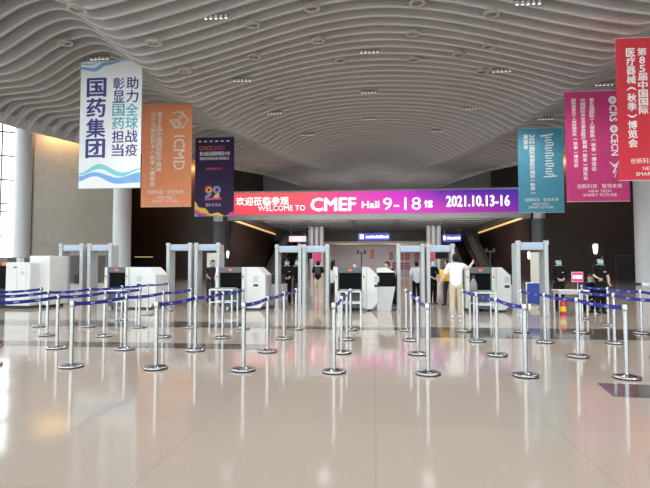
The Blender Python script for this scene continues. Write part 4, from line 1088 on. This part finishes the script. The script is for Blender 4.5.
# ================================================================ GUARD TABLE GROUP AND LOOSE THINGS
a, c = AT(558.5, 300, 16.1), AT(590, 300, 16.1); w_ = (c.x - a.x) / 2; tx = (a.x + c.x) / 2
t = thing('folding_table', 'white table with steel legs in front of the guards', 'table', (tx, 16.1, 0))
b = MB(); b.box(-w_, w_, 0, 0.6, 0.71, 0.75, 0.01); b.build('table_top', M['white'], t)
b = MB(); b.box(-w_ + 0.03, w_ - 0.03, 0.03, 0.57, 0.62, 0.71); b.build('apron', M['lightgrey'], t)
for sx in (-1, 1):
    for y in (0.05, 0.55): b = MB(); b.cyl((sx * (w_ - 0.06), y), 0.028, 0, 0.62); b.build('leg', M['white'], t)
t = thing('sign_holder', 'small pink and white sign on a stand on the white table', 'sign', (AT(577.5, 280, 16.3).x, 16.3, 0.75))
b = MB(); b.lathe([(0.09, 0), (0.09, 0.015), (0.015, 0.02), (0.012, 0.24)], n=14); b.build('stand', M['steel'], t)
b = MB(); b.box(-0.17, 0.17, 0, 0.02, 0.24, 0.55, 0.005); pn = b.build('panel', M['white'], t)
b = MB(); b.box(-0.155, 0.155, -0.006, 0, 0.255, 0.535); b.build('pink_face', M['pink'], pn)
b = MB()
for k in range(3): b.box(-0.135 + k * 0.095, -0.065 + k * 0.095, -0.012, -0.006, 0.345, 0.445)
b.build('marking', M['whitesign'], pn)
t = thing('fire_extinguisher', 'red and yellow fire extinguisher box standing under the white table', 'extinguisher', (AT(562.5, 310, 15.95).x, 15.9, 0))
b = MB(); b.lathe([(0.085, 0), (0.09, 0.02), (0.09, 0.40), (0.05, 0.46), (0.03, 0.48)], n=18); b.build('cylinder', M['red'], t, smooth=True)
b = MB(); b.lathe([(0.092, 0.12), (0.092, 0.27)], n=18); b.build('label_band', M['yellow'], t, smooth=True)
b = MB(); b.box(-0.02, 0.02, -0.09, 0.03, 0.48, 0.53); b.box(-0.012, 0.012, -0.1, 0.0, 0.54, 0.56); b.build('valve', M['black'], t)
b = MB(); b.tube([(0, -0.08, 0.5), (0.08, -0.1, 0.4), (0.1, -0.06, 0.2)], 0.012, 8); b.build('hose', M['black'], t)
t = thing('stool', 'low grey stool under the seated guard', 'stool', (AT(596.5, 290, 17.3).x, 17.32, 0))
b = MB(); b.lathe([(0.17, 0.28), (0.18, 0.30), (0.17, 0.33)], n=18); b.build('seat', M['grey'], t)
for k in range(4): a_ = pi / 4 + k * pi / 2; b = MB(); b.tube([(0.12 * cos(a_), 0.12 * sin(a_), 0.28), (0.17 * cos(a_), 0.17 * sin(a_), 0)], 0.013, 8); b.build('leg', M['steel'], t)
# blue panel on a frame behind the lone gate
a, c = AT(526.5, 300, 18), AT(541.5, 300, 18); w_ = (c.x - a.x) / 2
t = thing('barrier_panel', 'blue cloth panel on a steel frame behind the lone gate', 'barrier', ((a.x + c.x) / 2, 18, 0))
b = MB(); b.box(-w_, w_, 0, 0.03, 0.2, 0.9); b.build('panel', M['bluepanel'], t)
b = MB()
for s in (-1, 1): b.box(s * w_ - 0.02, s * w_ + 0.02, -0.02, 0.05, 0, 0.93); b.box(s * w_ - 0.02, s * w_ + 0.02, -0.25, 0.28, 0, 0.04)
b.box(-w_, w_, 0.0, 0.03, 0.9, 0.93); b.build('frame', M['steel'], t)
# standing boards
for x0, x1, y0, Y, lab in [(530.5, 545, 252.3, 20.5, 'tall beige standing board behind the blue panel'), (207, 224, 253, 21.5, 'pale grey standing board behind the gate below the purple banner')]:
    a, c = AT(x0, y0, Y), AT(x1, y0, Y); w_ = (c.x - a.x) / 2; t = thing('standing_board', lab, 'board', ((a.x + c.x) / 2, Y, 0))
    b = MB(); b.box(-w_, w_, 0, 0.06, 0.05, a.z); b.build('board', M['cardb'], t)
    b = MB()
    for s in (-1, 1): b.box(s * w_ * 0.7 - 0.03, s * w_ * 0.7 + 0.03, -0.25, 0.31, 0, 0.05)
    b.build('foot', M['grey'], t)
# bench of trays behind the first two gates
a, c = AT(66, 300, 20), AT(108, 300, 20); w_ = (c.x - a.x) / 2
t = thing('counter', 'white counter with black bins behind the two gates by the windows', 'counter', ((a.x + c.x) / 2, 20, 0))
b = MB(); b.box(-w_, w_, 0, 0.7, 0.0, 0.72, 0.02); b.build('body', M['white'], t)
b = MB(); b.box(-w_ - 0.03, w_ + 0.03, -0.03, 0.73, 0.72, 0.76, 0.01); b.build('worktop', M['lightgrey'], t)
b = MB(); b.prism([(-0.26, 0), (0.26, 0), (0.3, 0.4), (-0.3, 0.4)], 'y', 0, 0.45)
bb = b.build('storage_bin', M['black']); bb.location = ((a.x + c.x) / 2 - w_ * 0.45, 20.15, 0.765); tag(bb, 'black bin on the white counter behind the gate nearest the windows', 'bin')
# hanging plastic bag on the scanner near the man
p = AT(472.3, 289, 16.3)
t = thing('plastic_bag', 'grey plastic bag on the loading table by the scanner near the man in white', 'bag', (p.x - 0.02, 16.0, 0.735))
b = MB(); b.lathe([(0.09, 0), (0.12, 0.05), (0.11, 0.2), (0.06, 0.32), (0.03, 0.36)], n=14); b.build('bag', M['grey'], t, smooth=True)
b = MB(); b.tube([(-0.03, 0, 0.35), (-0.04, 0, 0.43), (0.0, 0, 0.47), (0.04, 0, 0.43), (0.03, 0, 0.35)], 0.008, 6); b.build('handle', M['grey'], t)
# microphone-like camera poles above two scanners
for px, y0, Y, lab in [(361.5, 250.5, 20.5, 'thin black camera pole behind the centre scanner'), (490, 249, 20.5, 'thin black camera pole behind the scanner the man leans on')]:
    p = AT(px, y0, Y); t = thing('camera_pole', lab, 'pole', (p.x, Y, 0))
    b = MB(); b.lathe([(0.2, 0), (0.2, 0.03), (0.025, 0.04), (0.02, p.z - 0.1)], n=14); b.build('pole', M['black'], t)
    b = MB(); b.box(-0.2, 0.2, -0.03, 0.03, p.z - 0.12, p.z - 0.08); hd_ = b.build('crossarm', M['black'], t)
    for s in (-1, 1): b = MB(); b.box(s * 0.14 - 0.04, s * 0.14 + 0.04, -0.1, 0.06, p.z - 0.08, p.z + 0.01, 0.01); b.build('camera_head', M['black'], hd_)
